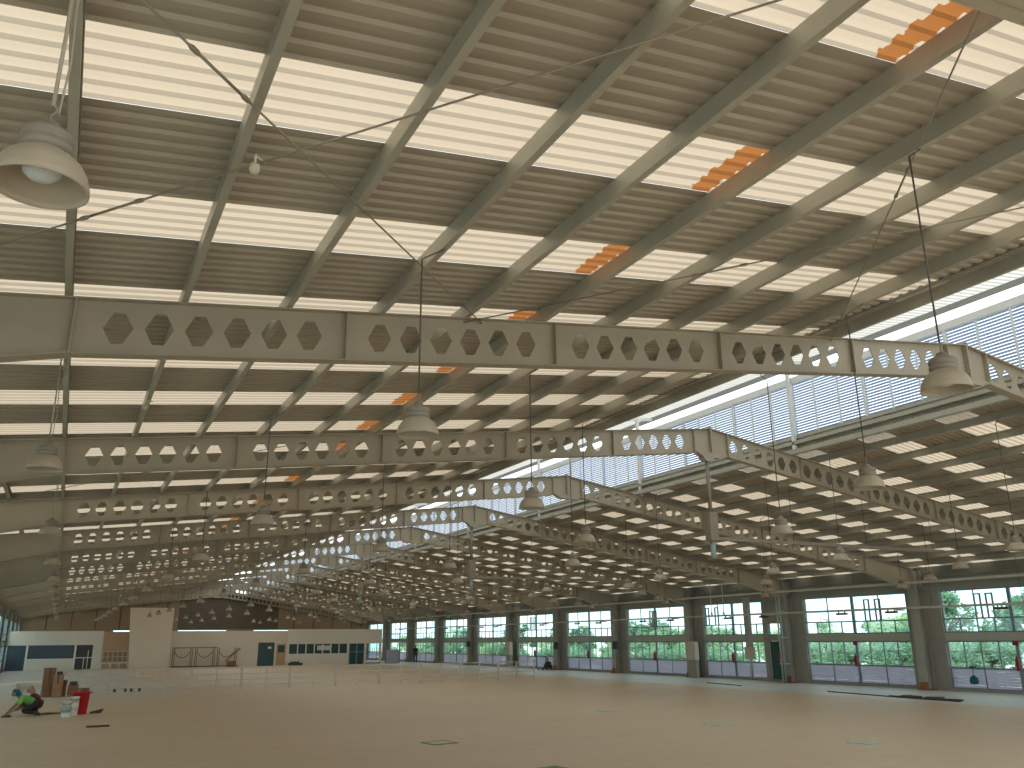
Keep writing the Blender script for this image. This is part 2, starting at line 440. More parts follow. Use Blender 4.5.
# apex: solid web, end plates with bolts, gusset below
mb = MB()
for a, b in ((15.2, XA), (XA, 16.4)):
    mb.hexa([(a, -.007, ztop(a) - RD), (b, -.007, ztop(b) - RD), (b, .007, ztop(b) - RD), (a, .007, ztop(a) - RD),
             (a, -.007, ztop(a)), (b, -.007, ztop(b)), (b, .007, ztop(b)), (a, .007, ztop(a))])
    mb.slab(a, b, ztop, -0.016, 0.0, -0.10, 0.10)
mb.hexa([(15.5, -.10, 7.10), (16.1, -.10, 7.10), (16.1, .10, 7.10), (15.5, .10, 7.10), (15.22, -.10, 7.25), (16.4, -.10, 7.21), (16.4, .10, 7.21), (15.22, .10, 7.25)])
for x in (15.2, 16.4): mb.box(x - .009, x + .009, -.1, .1, 7.2, 7.85)
obj('apex_piece', mb, 'frame', frame)
mb = MB(); mb.box(XA - .02, XA + .02, -.11, .11, 7.11, 7.99)
ap = obj('apex_plate', mb, 'frame', frame)
for s_ in (-1, 1):
    mb = MB()
    for i in range(6):
        for y in (-.06, .06): mb.tube([(XA + s_ * .018, y, 7.25 + i * .12), (XA + s_ * .05, y, 7.25 + i * .12)], .016, 6)
    obj('bolt_row', mb, 'column', ap)
# right H column and left H column
def hcol(xin, xout, ztop_in, ztop_out, w):
    mb = MB(); a, b = min(xin, xout), max(xin, xout)
    mb.box(a + .02, b - .02, -.012, .012, 0.02, min(ztop_in, ztop_out) - 0.02)
    mb.box(xin - .02, xin + .02, -w / 2, w / 2, 0.02, ztop_in)
    mb.box(xout - .02, xout + .02, -w / 2, w / 2, 0.02, ztop_out)
    for z in (1.6, 3.2, 4.1): mb.box(a + .02, b - .02, -w / 2 + .01, w / 2 - .01, z, z + .015)
    return mb
cr = obj('right_column', hcol(33.5, 33.96, ztop(33.5), ztop(33.96) - .02, 0.42), 'column', frame)
mb = MB(); mb.box(33.38, 33.98, -.3, .3, 0.0, 0.03)
for x in (33.42, 33.68, 33.92): mb.tube([(x, -.26, .02), (x, -.26, .09)], .02, 6); mb.tube([(x, .26, .02), (x, .26, .09)], .02, 6)
obj('base_plate', mb, 'rust', cr)
mb = MB(); mb.box(33.455, 33.48, -.215, .215, 0.03, 0.33)
obj('rusty_foot', mb, 'rust', cr)
cl = obj('left_column', hcol(XL + .12, XL + .02, ztop(XL) - .03, ztop(XL) - .03, 0.36), 'column', frame)
# monitor: post and short rafter at every frame
XM, ZM0, ZM1 = 19.2, 7.66, 9.74
zm = lambda x: 10.64 - SL * (20.0 - x)
mb = MB(); mb.box(XM - .16, XM - .06, -.05, .05, ztop(XM - .1), zm(XM) - .12)
obj('monitor_post', mb, 'mull', frame)
mb = MB(); mb.slab(12.0, 19.9, zm, -.15, -.05, -.03, .03)
obj('monitor_rafter', mb, 'mull', frame)
frames = [frame] + [copy_tree(frame) for _ in range(13)]
for k, o in enumerate(frames):
    kk = k - 1 if k else 11                              # frame 0 of this list stands nearest
for k, o in enumerate(frames):
    kk = k - 1
    o.location.y = FY(kk)
    if kk == -1: o['label'] = 'grey castellated steel portal frame overhead just outside the top of the view'
    else: o['label'] = 'grey castellated steel portal frame spanning the hall, %s from the camera' % od(kk)

# ------------------------------------------------------------------ raised louvre band (monitor)
mb = MB(); corr(mb, 11.8, 20.0, zm, YA, int((YB - YA) / PITCH))
o = obj('monitor_roof', mb, 'sky_m', fix=False); tag(o, 'white translucent corrugated roof raised over the louvre band', 'roof', kind='structure')
mb = MB(); mb.box(11.84, 11.92, YA, YB, zl(11.84) - .02, zm(11.84) - .02)  # unseen panel, added to keep sun streaks off the hall floor
struct('monitor_sun_block', mb, 'wallr', 'unseen upright panel added left of the raised roof to block sun', 'wall')
mb = MB(); mb.box(19.80, 19.92, YA, YB, zm(19.9) - .16, zm(19.8) - .02)
struct('trim_2', mb, 'wallr', 'edge beam of the raised roof above the louvres', 'trim')
mb = MB(); mb.box(XM - .05, XM + .10, YA, YB, ZM1 - .02, ZM1 + .17)
struct('trim_3', mb, 'mull', 'pale head beam along the top of the louvre band', 'trim')
mb = MB()
mb.box(XM - .05, XM + .10, YA, YB, ZM0 + .33, ZM0 + .42)
mb.box(XM, XM + .06, YA, YB, ZM0 + .02, ZM0 + .33)
mb.box(XM - .16, XM + .06, YA, YB, ZM0 + .14, ZM0 + .24)
struct('trim_4', mb, 'purlin', 'stepped grey sill beam along the foot of the louvre band', 'trim')
mb = MB(); mb.box(18.86, 19.02, YA, YB, ztop(18.86) + .004, ztop(18.9) + .15)
struct('trim_1', mb, 'purlin', 'grey edge beam carrying the top of the right roof slope', 'trim')
LZ0, LZ1, LW = ZM0 + .42, ZM1 - .02, BAY / 3
lou = thing('louvre_panel', '', 'louvre', group='louvre panels of the raised band')
mb = MB(); nsl = 20; ph = (LZ1 - LZ0) / nsl
Rm = Matrix.Rotation(math.radians(38), 3, 'Y')
for i in range(nsl): mb.obox((XM + .02, 0, LZ0 + (i + .5) * ph), (.066, LW - .06, .006), Rm)
obj('slats', mb, 'slat', lou)
for y in (-LW / 2, LW / 2):
    mb = MB(); mb.box(XM - .04, XM + .06, y - .032 if y > 0 else y, y if y > 0 else y + .032, LZ0, LZ1)
    obj('side_frame', mb, 'mull', lou)
for y in (-LW / 6, LW / 6):
    mb = MB(); mb.box(XM - .035, XM - .025 + .02, y - .02, y + .02, LZ0, LZ1)
    obj('mullion', mb, 'mull', lou)
nl = nh = 0; yy = FY(-1) + LW / 2
first = True
while yy < YB - 1:
    o = lou if first else copy_tree(lou); first = False
    o.location = (0, yy, 0)
    if seen((XM, yy, LZ0), (XM, yy, LZ1), (XM, yy + LW / 2, LZ0), (XM, yy + LW / 2, LZ1)):
        o['label'] = 'white slatted louvre panel in the raised roof band, %s along from the right' % od1(nl); nl += 1
    else: o['label'] = 'white slatted louvre panel beyond the right edge of the view, %s' % od1(nh); nh += 1
    yy += LW

# ------------------------------------------------------------------ right wall
WZ = dict(sill=.10, lv=.93, l1=2.02, g0=2.03, g1=2.36, m1=2.93, top=4.13)
def window_parts(root, x, w, sgn=1, skip_low=0.0):
    """window between local y -w/2..w/2 at wall plane x (frame, panes, louvres)"""
    h = w / 2
    f = MB()
    def v(y, z0, z1, t=.05, d=.05): f.box(x - d / 2, x + d / 2, y - t / 2, y + t / 2, z0, z1)
    def hz(z, t=.06, d=.06): f.box(x - d / 2, x + d / 2, -h, h, z - t / 2, z + t / 2)
    for z in (WZ['sill'] + .02, WZ['lv'], WZ['l1'] - .02, WZ['g1'] + .02, WZ['m1'], WZ['top'] - .02): hz(z)
    for y in (-h + .02, h - .02): v(y, WZ['sill'], WZ['top'], .05)
    v(0, WZ['sill'], WZ['top'], .13, .09)
    for i in range(1, 8):
        if i == 4: continue
        y = -h + w * i / 8
        v(y, WZ['lv'], WZ['l1']); v(y, WZ['g1'], WZ['m1'])
    for y in (-h + w / 4, h - w / 4):
        v(y, WZ['m1'], WZ['top'], .035); v(y, WZ['sill'], WZ['lv'], .05)
    obj('window_frame', f, 'winframe', root)
    for z0, z1, nm in ((WZ['lv'], WZ['l1'], 'lower_panes'), (WZ['g1'], WZ['m1'], 'middle_panes'), (WZ['m1'], WZ['top'], 'upper_panes')):
        p = MB(); p.box(x - .004, x + .004, -h, h, z0, z1); obj(nm, p, 'pane', root)
    for s_ in (-1, 1):
        l = MB()
        a, b = (-h + .05, -.07) if s_ < 0 else (.07, h - .05)
        n = 7; q = (WZ['lv'] - WZ['sill'] - .06) / n
        for i in range(n): l.obox((x, (a + b) / 2, WZ['sill'] + .04 + (i + .5) * q), (.02, b - a, q * .93), Matrix.Rotation(math.radians(-16 * sgn), 3, 'Y'))
        obj('louvre_panel', l, 'wlouv', root)
    g = MB(); g.box(x - .09, x + .06, -h, h, WZ['g0'], WZ['g1']); obj('girt', g, 'girt', root)
PW, PF = 0.80, 0.95
wn = 0
proto = None
wroot = []
for k in range(-1, 12):
    y0, y1 = FY(k) + PW, FY(k + 1) - PF
    if k == 3: y0 = FY(3) + 2.05                        # a door stands beside this column
    if y1 > YB: y1 = YB - .2
    wn += 1
    if k == 3 or proto is None or y1 - y0 < 6:
        r = thing('window_%d' % wn, '', 'window', (0, (y0 + y1) / 2, 0)); window_parts(r, XR, y1 - y0)
        if proto is None: proto = r
    else:
        r = copy_tree(proto); r.name = 'window_%d' % wn; r.location = (0, (y0 + y1) / 2, 0)
    r['kind'] = 'structure'; r['label'] = ('tall steel-framed window bay in the right wall, %s from the right edge of the view' % od1(k - 1)) if k > 0 else 'tall steel-framed right window bay outside the view, %s' % od1(k + 1)
    wroot.append((r, y0, y1))
mb = MB()
zt = lambda x: ztop(XR)
mb.box(XR - .06, XR + .10, YA, YB, WZ['top'], ztop(XR) + .14)
mb.box(XR - .20, XR - .06, YA, YB, WZ['top'], WZ['top'] + .22)
mb.box(XR - .14, XR - .06, YA, YB, WZ['top'] + .62, WZ['top'] + .70)
struct('wall_right', mb, 'wallr', 'grey cladding above the windows of the right wall', 'wall')
mb = MB(); mb.box(XR - .12, XR + .12, YA, YB, 0, WZ['sill'])
struct('baseboard_right', mb, 'pilaster', 'low grey kerb under the right windows', 'baseboard')
tn = 5
for k in range(-1, 13):
    mb = MB(); y = FY(k)
    mb.box(XR - .10, XR + .16, y - PF, y + PW, 0.0, WZ['top'] + .02)
    mb.box(XR - .14, XR - .10, y - PF, y + PW, WZ['g0'], WZ['g1'])
    struct('trim_%d' % tn, mb, 'pilaster', ('grey pilaster behind the %s steel column in view on the right wall' % od1(k - 2)) if k > 1 else 'grey pilaster of the right wall outside the view, %s' % od1(k + 1), 'pilaster'); tn += 1
# green door beside the fourth column with its jamb and transom
yd0, yd1 = FY(3) + PW + .02, FY(3) + PW + .92
mb = MB(); mb.box(XR - .06, XR - .01, yd0 + .04, yd1 - .04, .10, 2.02)
d = obj('door_1', mb, 'green_door'); tag(d, 'dark green door beside a column of the right wall', 'door', kind='structure')
mb = MB()
mb.box(XR - .09, XR - .06, yd0 + .15, yd1 - .15, .3, .9); mb.box(XR - .09, XR - .06, yd0 + .15, yd1 - .15, 1.1, 1.85)
obj('door_panel', mb, 'green_door', d)
mb = MB(); mb.tube([(XR - .12, yd0 + .15, .95), (XR - .12, yd0 + .15, 1.15)], .02, 8); mb.box(XR - .12, XR - .06, yd0 + .13, yd0 + .17, 1.0, 1.1)
obj('door_handle', mb, 'beige', d)
t = thing('window_%d' % (wn + 1), 'small transom window above the green door', 'window', (0, (yd0 + yd1) / 2, 0)); t['kind'] = 'structure'
hw = (yd1 - yd0) / 2
mb = MB(); mb.box(XR - .004, XR + .004, -hw, hw, 2.36, 2.95); obj('pane', mb, 'pane', t)
mb = MB()
for z in (2.36, 2.95): mb.box(XR - .03, XR + .03, -hw, hw, z - .02, z + .02)
for z0 in (-hw, hw): mb.box(XR - .03, XR + .03, z0 - .02, z0 + .02, 2.34, 2.97)
obj('window_frame', mb, 'winframe', t)
mb = MB(); mb.box(XR - .10, XR + .1, yd0, yd1, 2.04, 2.34); mb.box(XR - .10, XR + .1, yd0, yd1, 2.97, WZ['top'] + .02)
struct('trim_%d' % tn, mb, 'pilaster', 'grey lintel panels over the green door', 'trim'); tn += 1
mb = MB(); mb.box(XR - .14, XR + .1, yd1, FY(3) + 2.05, 0.0, WZ['top'] + .02)
struct('trim_%d' % tn, mb, 'pilaster', 'grey pier on the far side of the green door', 'pilaster'); tn += 1

# ------------------------------------------------------------------ left wall (seen at a grazing angle)
wl0 = None
for k in range(-1, 12):
    y0, y1 = FY(k) + .5, min(FY(k + 1) - .5, YB - .2)
    wn2 = wn + 2 + (k + 1)
    if wl0 is None or y1 - y0 < 6.9:
        r = thing('window_%d' % wn2, '', 'window', (0, (y0 + y1) / 2, 0)); window_parts(r, XL - .03, y1 - y0, -1); wl0 = wl0 or r
    else:
        r = copy_tree(wl0); r.name = 'window_%d' % wn2; r.location = (0, (y0 + y1) / 2, 0)
    r['kind'] = 'structure'; r['label'] = ('steel-framed window bay in the left wall at far left, %s in view' % od1(k - 5)) if k > 4 else 'steel-framed left window bay outside the view, %s' % od1(k + 1)
mb = MB(); mb.box(XL - .15, XL, YA, YB, WZ['top'], ztop(XL) + .16); mb.box(XL - .15, XL, YA, YB, 0, WZ['sill'])
for k in range(-1, 13):
    if FY(k) < YB: mb.box(XL - .15, XL, FY(k) - .5, min(FY(k) + .5, YB), WZ['sill'], WZ['top'])
struct('wall_left', mb, 'wallr', 'grey left wall between and above its windows', 'wall')

# ------------------------------------------------------------------ far gable
def gpoly(x0, x1, z0, y0, y1, mat, name, label):
    mb = MB(); xs = [x0] + ([XA] if x0 < XA < x1 else []) + [x1]
    prof = [(x0, z0)] + [(x1, z0)] + [(x, ztop(x) + .18) for x in xs[::-1]]
    mb.prism(prof, 'y', y0, y1); o = obj(name, mb, mat); o['kind'] = 'structure'; o['label'] = label; o['category'] = 'wall'; return o
g1 = gpoly(XL, 11.8, 3.62, YB, YB + .2, 'gable', 'wall_back', 'brown sheeted end wall above the partitions, left part')
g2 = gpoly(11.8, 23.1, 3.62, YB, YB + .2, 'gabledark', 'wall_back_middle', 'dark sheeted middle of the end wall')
g3 = gpoly(23.1, XR, 3.62, YB, YB + .2, 'gable', 'wall_back_right', 'brown sheeted end wall above the partitions, right part')
mb = MB()
for x in [XL + 2.4 * i for i in range(16)]:
    if not (11.8 < x < 23.1): mb.box(x - .05, x + .05, YB - .06, YB, 3.62, ztop(x) - .05)
obj('batten', mb, 'gabledark', g1)
mb = MB(); mb.box(XL, XR, YB, YB + .2, 0, 2.6); struct('wall_back_lower', mb, 'gable', 'lower part of the end wall behind the partitions', 'wall')
gw = [(5.2, 6.9), (11.9, 17.2), (20.3, 24.6)]
mb = MB(); xs = XL
for a, b in gw + [(XR, XR)]:
    if a > xs: mb.box(xs, a, YB, YB + .2, 2.6, 3.62)
    xs = b
struct('wall_back_band', mb, 'gable', 'band of the end wall between its low strip windows', 'wall')
for i, (a, b) in enumerate(gw):
    r = thing('window_%d' % (40 + i), 'bright strip window above the far partition, %s' % ('left of the tall pale board', 'just right of the tall pale board', 'above the dark doorway')[i], 'window', (0, YB + .1, 0)); r['kind'] = 'structure'
    mb = MB(); mb.box(a, b, -.004, .004, 2.6, 3.62); obj('pane', mb, 'pane', r)
    mb = MB()
    mb.box(a, b, -.03, .03, 2.6, 2.64); mb.box(a, b, -.03, .03, 3.51, 3.62)
    obj('window_frame', mb, 'winframe', r)

# far partitions (Y about 86.5) --------------------------------------------
YP = 86.5
t = thing('office_partition', 'pale office front with wide dark blue glazing at the far left', 'partition', (0, YP, 0))
mb = MB(); mb.box(XL + .05, 3.5, 0, .15, 2.05, 3.22); mb.box(2.75, 3.5, 0, .15, 0, 2.05); mb.box(-2.3, 1.45, 0, .15, 0, .92); mb.box(XL + .05, 2.1, .6, .7, .0, 2.05)
obj('wall_panel', mb, 'partwhite', t)
mb = MB(); mb.box(-2.25, 1.3, .05, .09, .92, 2.05); obj('wide_pane', mb, 'blueglass', t)
mb = MB(); mb.box(1.45, 2.75, .05, .09, .05, 2.05); obj('side_pane', mb, 'dark', t)
mb = MB(); mb.box(XL + .05, -2.4, .05, .09, .0, 2.05); obj('end_pane', mb, 'blueglass', t)
mb = MB()
for x in (-2.4, 1.3): mb.box(x, x + .15, -.02, .1, 0, 2.05)
mb.box(1.45, 2.75, -.02, .1, .95, 1.02); mb.box(2.1, 2.16, -.02, .1, .1, .95); mb.box(2.4, 2.46, -.02, .1, .1, 1.6)
mb.box(-2.25, 1.3, -.02, .1, .88, .94)
obj('window_frame', mb, 'white', t)
o = obj('tall_board', (lambda m: (m.hexa([(5.78, 0, 0), (9.1, 0, 0), (9.1, .3, 0), (5.78, .3, 0), (5.4, 0, 5.24), (9.12, 0, 5.24), (9.12, .3, 5.24), (5.4, .3, 5.24)]), m)[1])(MB()), 'tallboard', loc=(0, YP - .4, 0))
tag(o, 'tall pale board standing far above the partitions at the hall end', 'board')
mb = MB(); mb.box(3.5, 5.75, 0, .12, 1.45, 3.15); mb.box(3.5, 3.6, .02, .1, 0, 1.45); mb.box(5.65, 5.75, .02, .1, 0, 1.45)
o = obj('brown_board', mb, 'brownboard', loc=(0, YP, 0)); tag(o, 'brown board between the office front and the tall pale board', 'board')
mb = MB(); mb.box(3.5, 5.75, -.1, .12, 0, .55)
o = obj('low_cabinet', mb, 'partwhite', loc=(0, YP, 0)); tag(o, 'low pale cupboard under the brown board', 'cupboard')
mb = MB()
for i in range(3): mb.box(3.6 + i * .73, 4.2 + i * .73, -.13, -.1, .06, .46)
obj('cupboard_door', mb, 'brownboard', o)
t = thing('rack', 'pale open post rack in front of the brown board', 'rack', (0, YP - .6, 0))
for i in range(6):
    mb = MB(); mb.box(3.55 + i * .4, 3.61 + i * .4, 0, .05, 0, 1.5); obj('post', mb, 'beige', t)
for z in (.55, 1.0, 1.46):
    mb = MB(); mb.box(3.55, 5.61, -.02, 0, z, z + .05); obj('rail', mb, 'beige', t)
mb = MB(); mb.box(9.14, 17.0, 0, .15, 0, 3.2); mb.box(17.0, 18.55, 0, .15, 2.12, 3.2); mb.box(18.55, 19.75, 0, .15, 0, 3.2)
o = obj('partition_wall', mb, 'partition', loc=(0, YP, 0)); tag(o, 'long cream partition wall right of the tall board with a dark doorway', 'partition')
mb = MB(); mb.box(17.0, 18.55, .1, .14, 0, 2.12)
dd = obj('door_leaf', mb, 'tealglass', o)
mb = MB(); mb.box(17.95, 18.25, .06, .1, 1.55, 1.75); obj('exit_sign', mb, 'white', o)
mb = MB(); mb.box(18.75, 19.6, -.05, 0, .05, 1.98); s_ = obj('side_door', mb, 'brownboard', o)
mb = MB(); mb.box(18.85, 19.5, -.06, -.05, 1.2, 1.85); obj('door_glass', mb, 'tealglass', s_)
t = thing('office_front', 'white office front with a row of dark windows at the hall end', 'partition', (0, YP, 0))
mb = MB(); mb.box(19.75, 29.3, 0, .15, 1.95, 3.34); mb.box(19.75, 25.9, 0, .15, 0, 1.05); mb.box(25.7, 25.9, 0, .15, 1.05, 1.95); mb.box(19.75, 19.95, 0, .15, 1.05, 1.95)
mb.box(27.5, 27.7, 0, .15, 0, 1.95); mb.box(29.1, 29.3, 0, .15, 0, 1.95)
obj('wall_panel', mb, 'partwhite', t)
mb = MB(); mb.box(19.95, 25.7, .06, .09, 1.05, 1.95); obj('window_row', mb, 'tealglass', t)
for i in range(1, 7):
    mb = MB(); x = 19.95 + 5.75 * i / 7; mb.box(x - .05, x + .05, -.01, .1, 1.05, 1.95); obj('mullion', mb, 'white', t)
mb = MB(); mb.box(22.7, 24.0, .03, .06, 1.35, 1.8); obj('pale_blind', mb, 'bulb', t)
mb = MB(); mb.box(25.95, 27.45, .06, .09, 0, 1.95); obj('glazed_door', mb, 'tealglass', t)
mb = MB(); mb.box(25.95, 26.0, 0, .1, 0, 1.95); mb.box(26.65, 26.75, 0, .1, 0, 1.95); mb.box(25.95, 27.45, 0, .1, 1.12, 1.18); obj('door_frame', mb, 'winframe', t)
mb = MB(); mb.box(27.7, 29.1, .06, .07, .8, 1.95); obj('clear_pane', mb, 'pane', t)
mb = MB(); mb.box(27.7, 29.1, .0, .12, 0, .15); mb.box(27.7, 29.1, 0, .1, .78, .84); obj('window_frame', mb, 'wlouv', t)
t = thing('screen_panel', 'grey framed panel standing at the right end of the office front', 'panel', (0, YP - .8, 0))
mb = MB(); mb.box(29.45, 29.55, 0, .1, 0, 2.9); mb.box(30.9, 31.0, 0, .1, 0, 2.9); mb.box(29.45, 31.0, 0, .1, 2.8, 2.9); obj('frame', mb, 'winframe', t)
mb = MB(); mb.box(29.55, 30.9, .03, .06, 0, 1.3); obj('lower_panel', mb, 'wlouv', t)
# steel racks leaning on the cream partition
labs = ['leftmost dark steel lattice rack against the cream partition', 'middle dark steel lattice rack against the cream partition',
        'third dark steel lattice rack against the cream partition']
for i in range(3):
    x0 = 9.3 + i * 1.95
    t = thing('lattice_rack', labs[i], 'rack', (x0, YP - .7, 0), group='lattice racks at the hall end')
    for x in (.0, 1.55):
        mb = MB(); mb.box(x, x + .05, 0, .05, .1, 1.75 if i < 2 else 1.7); obj('post', mb, 'wood', t)
        mb = MB(); mb.box(x + .15, x + .19, 0, .05, .1, 1.72); obj('post', mb, 'wood', t)
    if i < 2:
        mb = MB(); mb.box(0, 1.9, 0, .05, 1.68, 1.75); obj('top_rail', mb, 'wood', t)
    mb = MB(); mb.tube([(0.1, .02, 1.4), (.5, .02, .95), (.85, .02, .85), (1.2, .02, 1.0), (1.55, .02, 1.4)], .03, 6); obj('brace', mb, 'wood', t)
    mb = MB(); mb.box(0, 1.9, -.2, .3, .05, .13); obj('base', mb, 'wood', t)
t = thing('plank', 'dark plank leaning diagonally beside the lattice racks', 'plank', (0, YP - .5, 0))
mb = MB(); mb.tube([(14.0, 0, .5), (15.3, .2, 1.65)], .05, 6); obj('plank_board', mb, 'wood', t)
mb = MB(); mb.box(14.2, 14.9, -.2, .3, 0, .5); obj('crate', mb, 'cardb', t)
mb = MB(); mb.box(19.9, 21.2, -.6, -.1, 0, .22); mb.box(20.1, 20.9, -.5, -.2, .22, .34)
o = obj('tarpaulin_pile', mb, 'dark', loc=(0, YP, 0)); tag(o, 'low dark pile on the floor below the office windows', 'pile')

# ------------------------------------------------------------------ pendant lamps
def zroof(x): return (ztop(x) + .012) if (x < 12.6 or x > 19.0) else (ztop(x) - RD if False else ztop(x))
ROWS = [(-0.45, 4.66, 4.43), (3.10, 8.22, 4.30), (6.95, 4.82, 4.38), (10.5, 8.78, 4.35), (12.45, 12.62, 4.17), (18.3, 8.5, 4.17), (19.8, 12.6, 4.14),
        (23.25, 8.6, 4.12), (27.25, 12.7, 4.12), (30.7, 8.7, 4.12)]
ROWN = ['leftmost', 'second', 'third', 'fourth', 'fifth', 'sixth', 'seventh', 'eighth', 'ninth', 'rightmost']
sh = MB()
R0 = .222
sh.lathe([(R0, 0), (.219, .035), (.207, .085), (.18, .13), (.14, .17), (.105, .195), (.10, .20), (.096, .196), (.132, .166), (.170, .128), (.200, .084), (.212, .034), (R0 - .008, 0)], 28, closed=True)
me_sh = sh.mesh('shade'); fixn(me_sh); me_sh.materials.append(M['shade'])
gh = MB(); gh.lathe([(0.001, .19), (.10, .19), (.125, .205), (.125, .235), (.112, .242), (.112, .252), (.125, .26), (.125, .29), (.10, .31), (.06, .325), (.045, .36), (.02, .37), (.001, .37)], 20)
me_gh = gh.mesh('gear_housing'); fixn(me_gh); me_gh.materials.append(M['gear'])
bl = MB(); bl.lathe([(.001, .045), (.05, .05), (.085, .075), (.095, .11), (.08, .15), (.05, .19), (.001, .2)], 18)
me_bl = bl.mesh('bulb'); fixn(me_bl); me_bl.materials.append(M['bulb'])
hk = MB(); hk.tube([(0, 0, .36), (0, 0, .41), (.018, 0, .43), (.02, 0, .455), (0, 0, .47), (-.015, 0, .455)], .007, 6)
me_hk = hk.mesh('hook'); fixn(me_hk); me_hk.materials.append(M['gear'])
for r, (x, y0, z) in enumerate(ROWS):
    tg = min([q + .03 for q in PX_L] + [q - .03 for q in PX_R] + [18.9], key=lambda q: abs(q - x)) - x   # nearest purlin
    zt_ = ztop(x + tg) - z + .008
    cd = MB()
    if r == 0:
        cd.tube([(0, 0, .46), (0.004, .0, .9), (0, 0, zt_ - .1), (tg, 0, zt_)], .011, 6)
        cd.tube([(.03, 0, .42), (.045, .01, .75), (.03, .0, 1.1), (.06, 0, 1.3), (.03 + tg, 0, zt_)], .006, 6)
    else: cd.tube([(0, 0, .46), (0, 0, zt_ - .04 - .5 * abs(tg)), (tg, 0, zt_)], .010, 6)
    me_cd = cd.mesh('cord'); me_cd.materials.append(M['chain' if r == 0 else 'cord'])
    j = 0; y = y0
    while y < YB - 3.0:
        px, py, pz = (-.36, 4.33, z - .07) if (r == 0 and j == 0) else (x, y, z)
        if not seen((px, py, pz + .1), m=30): y += BAY; continue
        t = thing('pendant_lamp', 'white bell-shaped pendant lamp, %s from the front in the %s row from the left' % (od1(j), ROWN[r] if r else 'first'), 'lamp', (px, py, pz),
                  group='pendant lamps hanging from the roof')
        if r == 9: t['label'] = 'white bell-shaped pendant lamp, %s from the front in the row nearest the right windows' % od1(j)
        for nm, me in (('shade', me_sh), ('gear_housing', me_gh), ('bulb', me_bl), ('hook', me_hk), ('cord', me_cd)):
            obj(nm, me, None, t)
        j += 1; y += BAY

# ------------------------------------------------------------------ roof bracing rods
def brace(p, q, label, tb):
    p, q = Vector(p), Vector(q)
    t = thing('brace_rod', label, 'rod', (0, 0, 0), group='roof bracing rods')
    mb = MB(); mb.tube([p, q], .0095, 6); obj('rod', mb, 'rod', t)
    d = (q - p).normalized(); c = p.lerp(q, tb)
    mb = MB()
    mb.tube([c - d * .30, c + d * .30], .0125, 6)
    for s_ in (-1, 1):
        e = c + d * .32 * s_
        mb.tube([e - d * .07, e - d * .03, e + d * .03, e + d * .07], [.009, .021, .021, .009], 8)
    obj('turnbuckle', mb, 'rod', t)
zb = lambda x: ztop(x) - .05
brace((-2.2, FY(-1), zb(-2.2)), (4.9, FY(0), zb(4.9)), 'thin roof brace rod with turnbuckle above the nearest lamp at upper left', .385)
brace((4.9, FY(-1), zb(4.9)), (-2.4, FY(0), zb(-2.4)), 'thin roof brace rod crossing behind it from lower left to the top edge', .68)
brace((5.0, FY(-1), zb(5.0)), (12.0, FY(0), zb(12.0)), 'thin roof brace rod descending steeply at upper right', .36)
brace((12.6, FY(-1), zb(12.4)), (4.6, FY(0), zb(4.6)), 'thin roof brace rod rising gently to the right edge at upper right', .68)
brace((-2.4, FY(2), zb(-2.4)), (4.9, FY(1), zb(4.9)), 'thin roof brace rod behind the second portal frame', .5)
for (x, y), lab in (((0.98, 6.66), 'small white sensor hanging from a purlin above the nearest portal frame'), ((0.82, 15.2), 'small white sensor hanging from a purlin beyond the nearest portal frame')):
    z = ztop(x)
    t = thing('sensor', lab, 'sensor', (x, y, z))
    mb = MB(); mb.tube([(0, 0, 0), (0, 0, -.10)], .012, 6); mb.tube([(0, 0, -.02), (.10, .08, -.02)], .01, 6); obj('bracket', mb, 'tray', t)
    mb = MB(); mb.lathe([(.001, -.20), (.03, -.19), (.045, -.16), (.045, -.11), (.001, -.09)], 12); obj('sensor_head', mb, 'beige', t)

# ------------------------------------------------------------------ pipe hangers under the apex of every second frame
for n, k in enumerate((1, 3, 5, 7)):
    y = FY(k)
    t = thing('apex_drop_pipe', 'grey pipe with a junction box dropping from a frame apex, %s from the camera' % od(n), 'pipe', (15.65, y, 0), group='drop pipes under the frame apexes')
    mb = MB(); mb.tube([(0, 0, 7.1), (0, 0, 5.55)], .055, 12); obj('pipe', mb, 'gear', t)
    mb = MB(); mb.hexa([(-.10, -.10, 7.0), (.10, -.10, 7.0), (.10, .10, 7.0), (-.10, .10, 7.0), (-.22, -.12, 7.1), (.22, -.12, 7.1), (.22, .12, 7.1), (-.22, .12, 7.1)]); obj('head_bracket', mb, 'column', t)
    mb = MB(); mb.box(-.14, .14, -.12, .12, 4.78, 5.56); bx = obj('junction_box', mb, 'boxbrown', t)
    mb = MB(); mb.box(.14, .17, -.08, .08, 4.85, 5.5)
    for i in range(4): mb.box(.17, .19, -.05, .05, 4.92 + i * .15, 4.99 + i * .15)
    obj('socket_strip', mb, 'dark', bx)
    mb = MB(); mb.tube([(0, 0, 4.78), (0, 0, 4.32)], .075, 12); obj('lower_pipe', mb, 'teal', t)
    o = thing('cable_duct', 'thin cable duct running right from a drop pipe, %s from the camera' % od(n), 'duct', (15.65, y, 0), group='ducts at the drop pipes')
    mb = MB(); mb.box(.2, 9.5, -.05, .05, 4.80, 4.89); obj('duct', mb, 'gear', o)
    for x in (3.0, 6.0, 9.0):
        mb = MB(); mb.tube([(x, 0, 4.89), (x, 0, ztop(15.65 + x) - RD)], .008, 6); obj('hanger_rod', mb, 'cord', o)
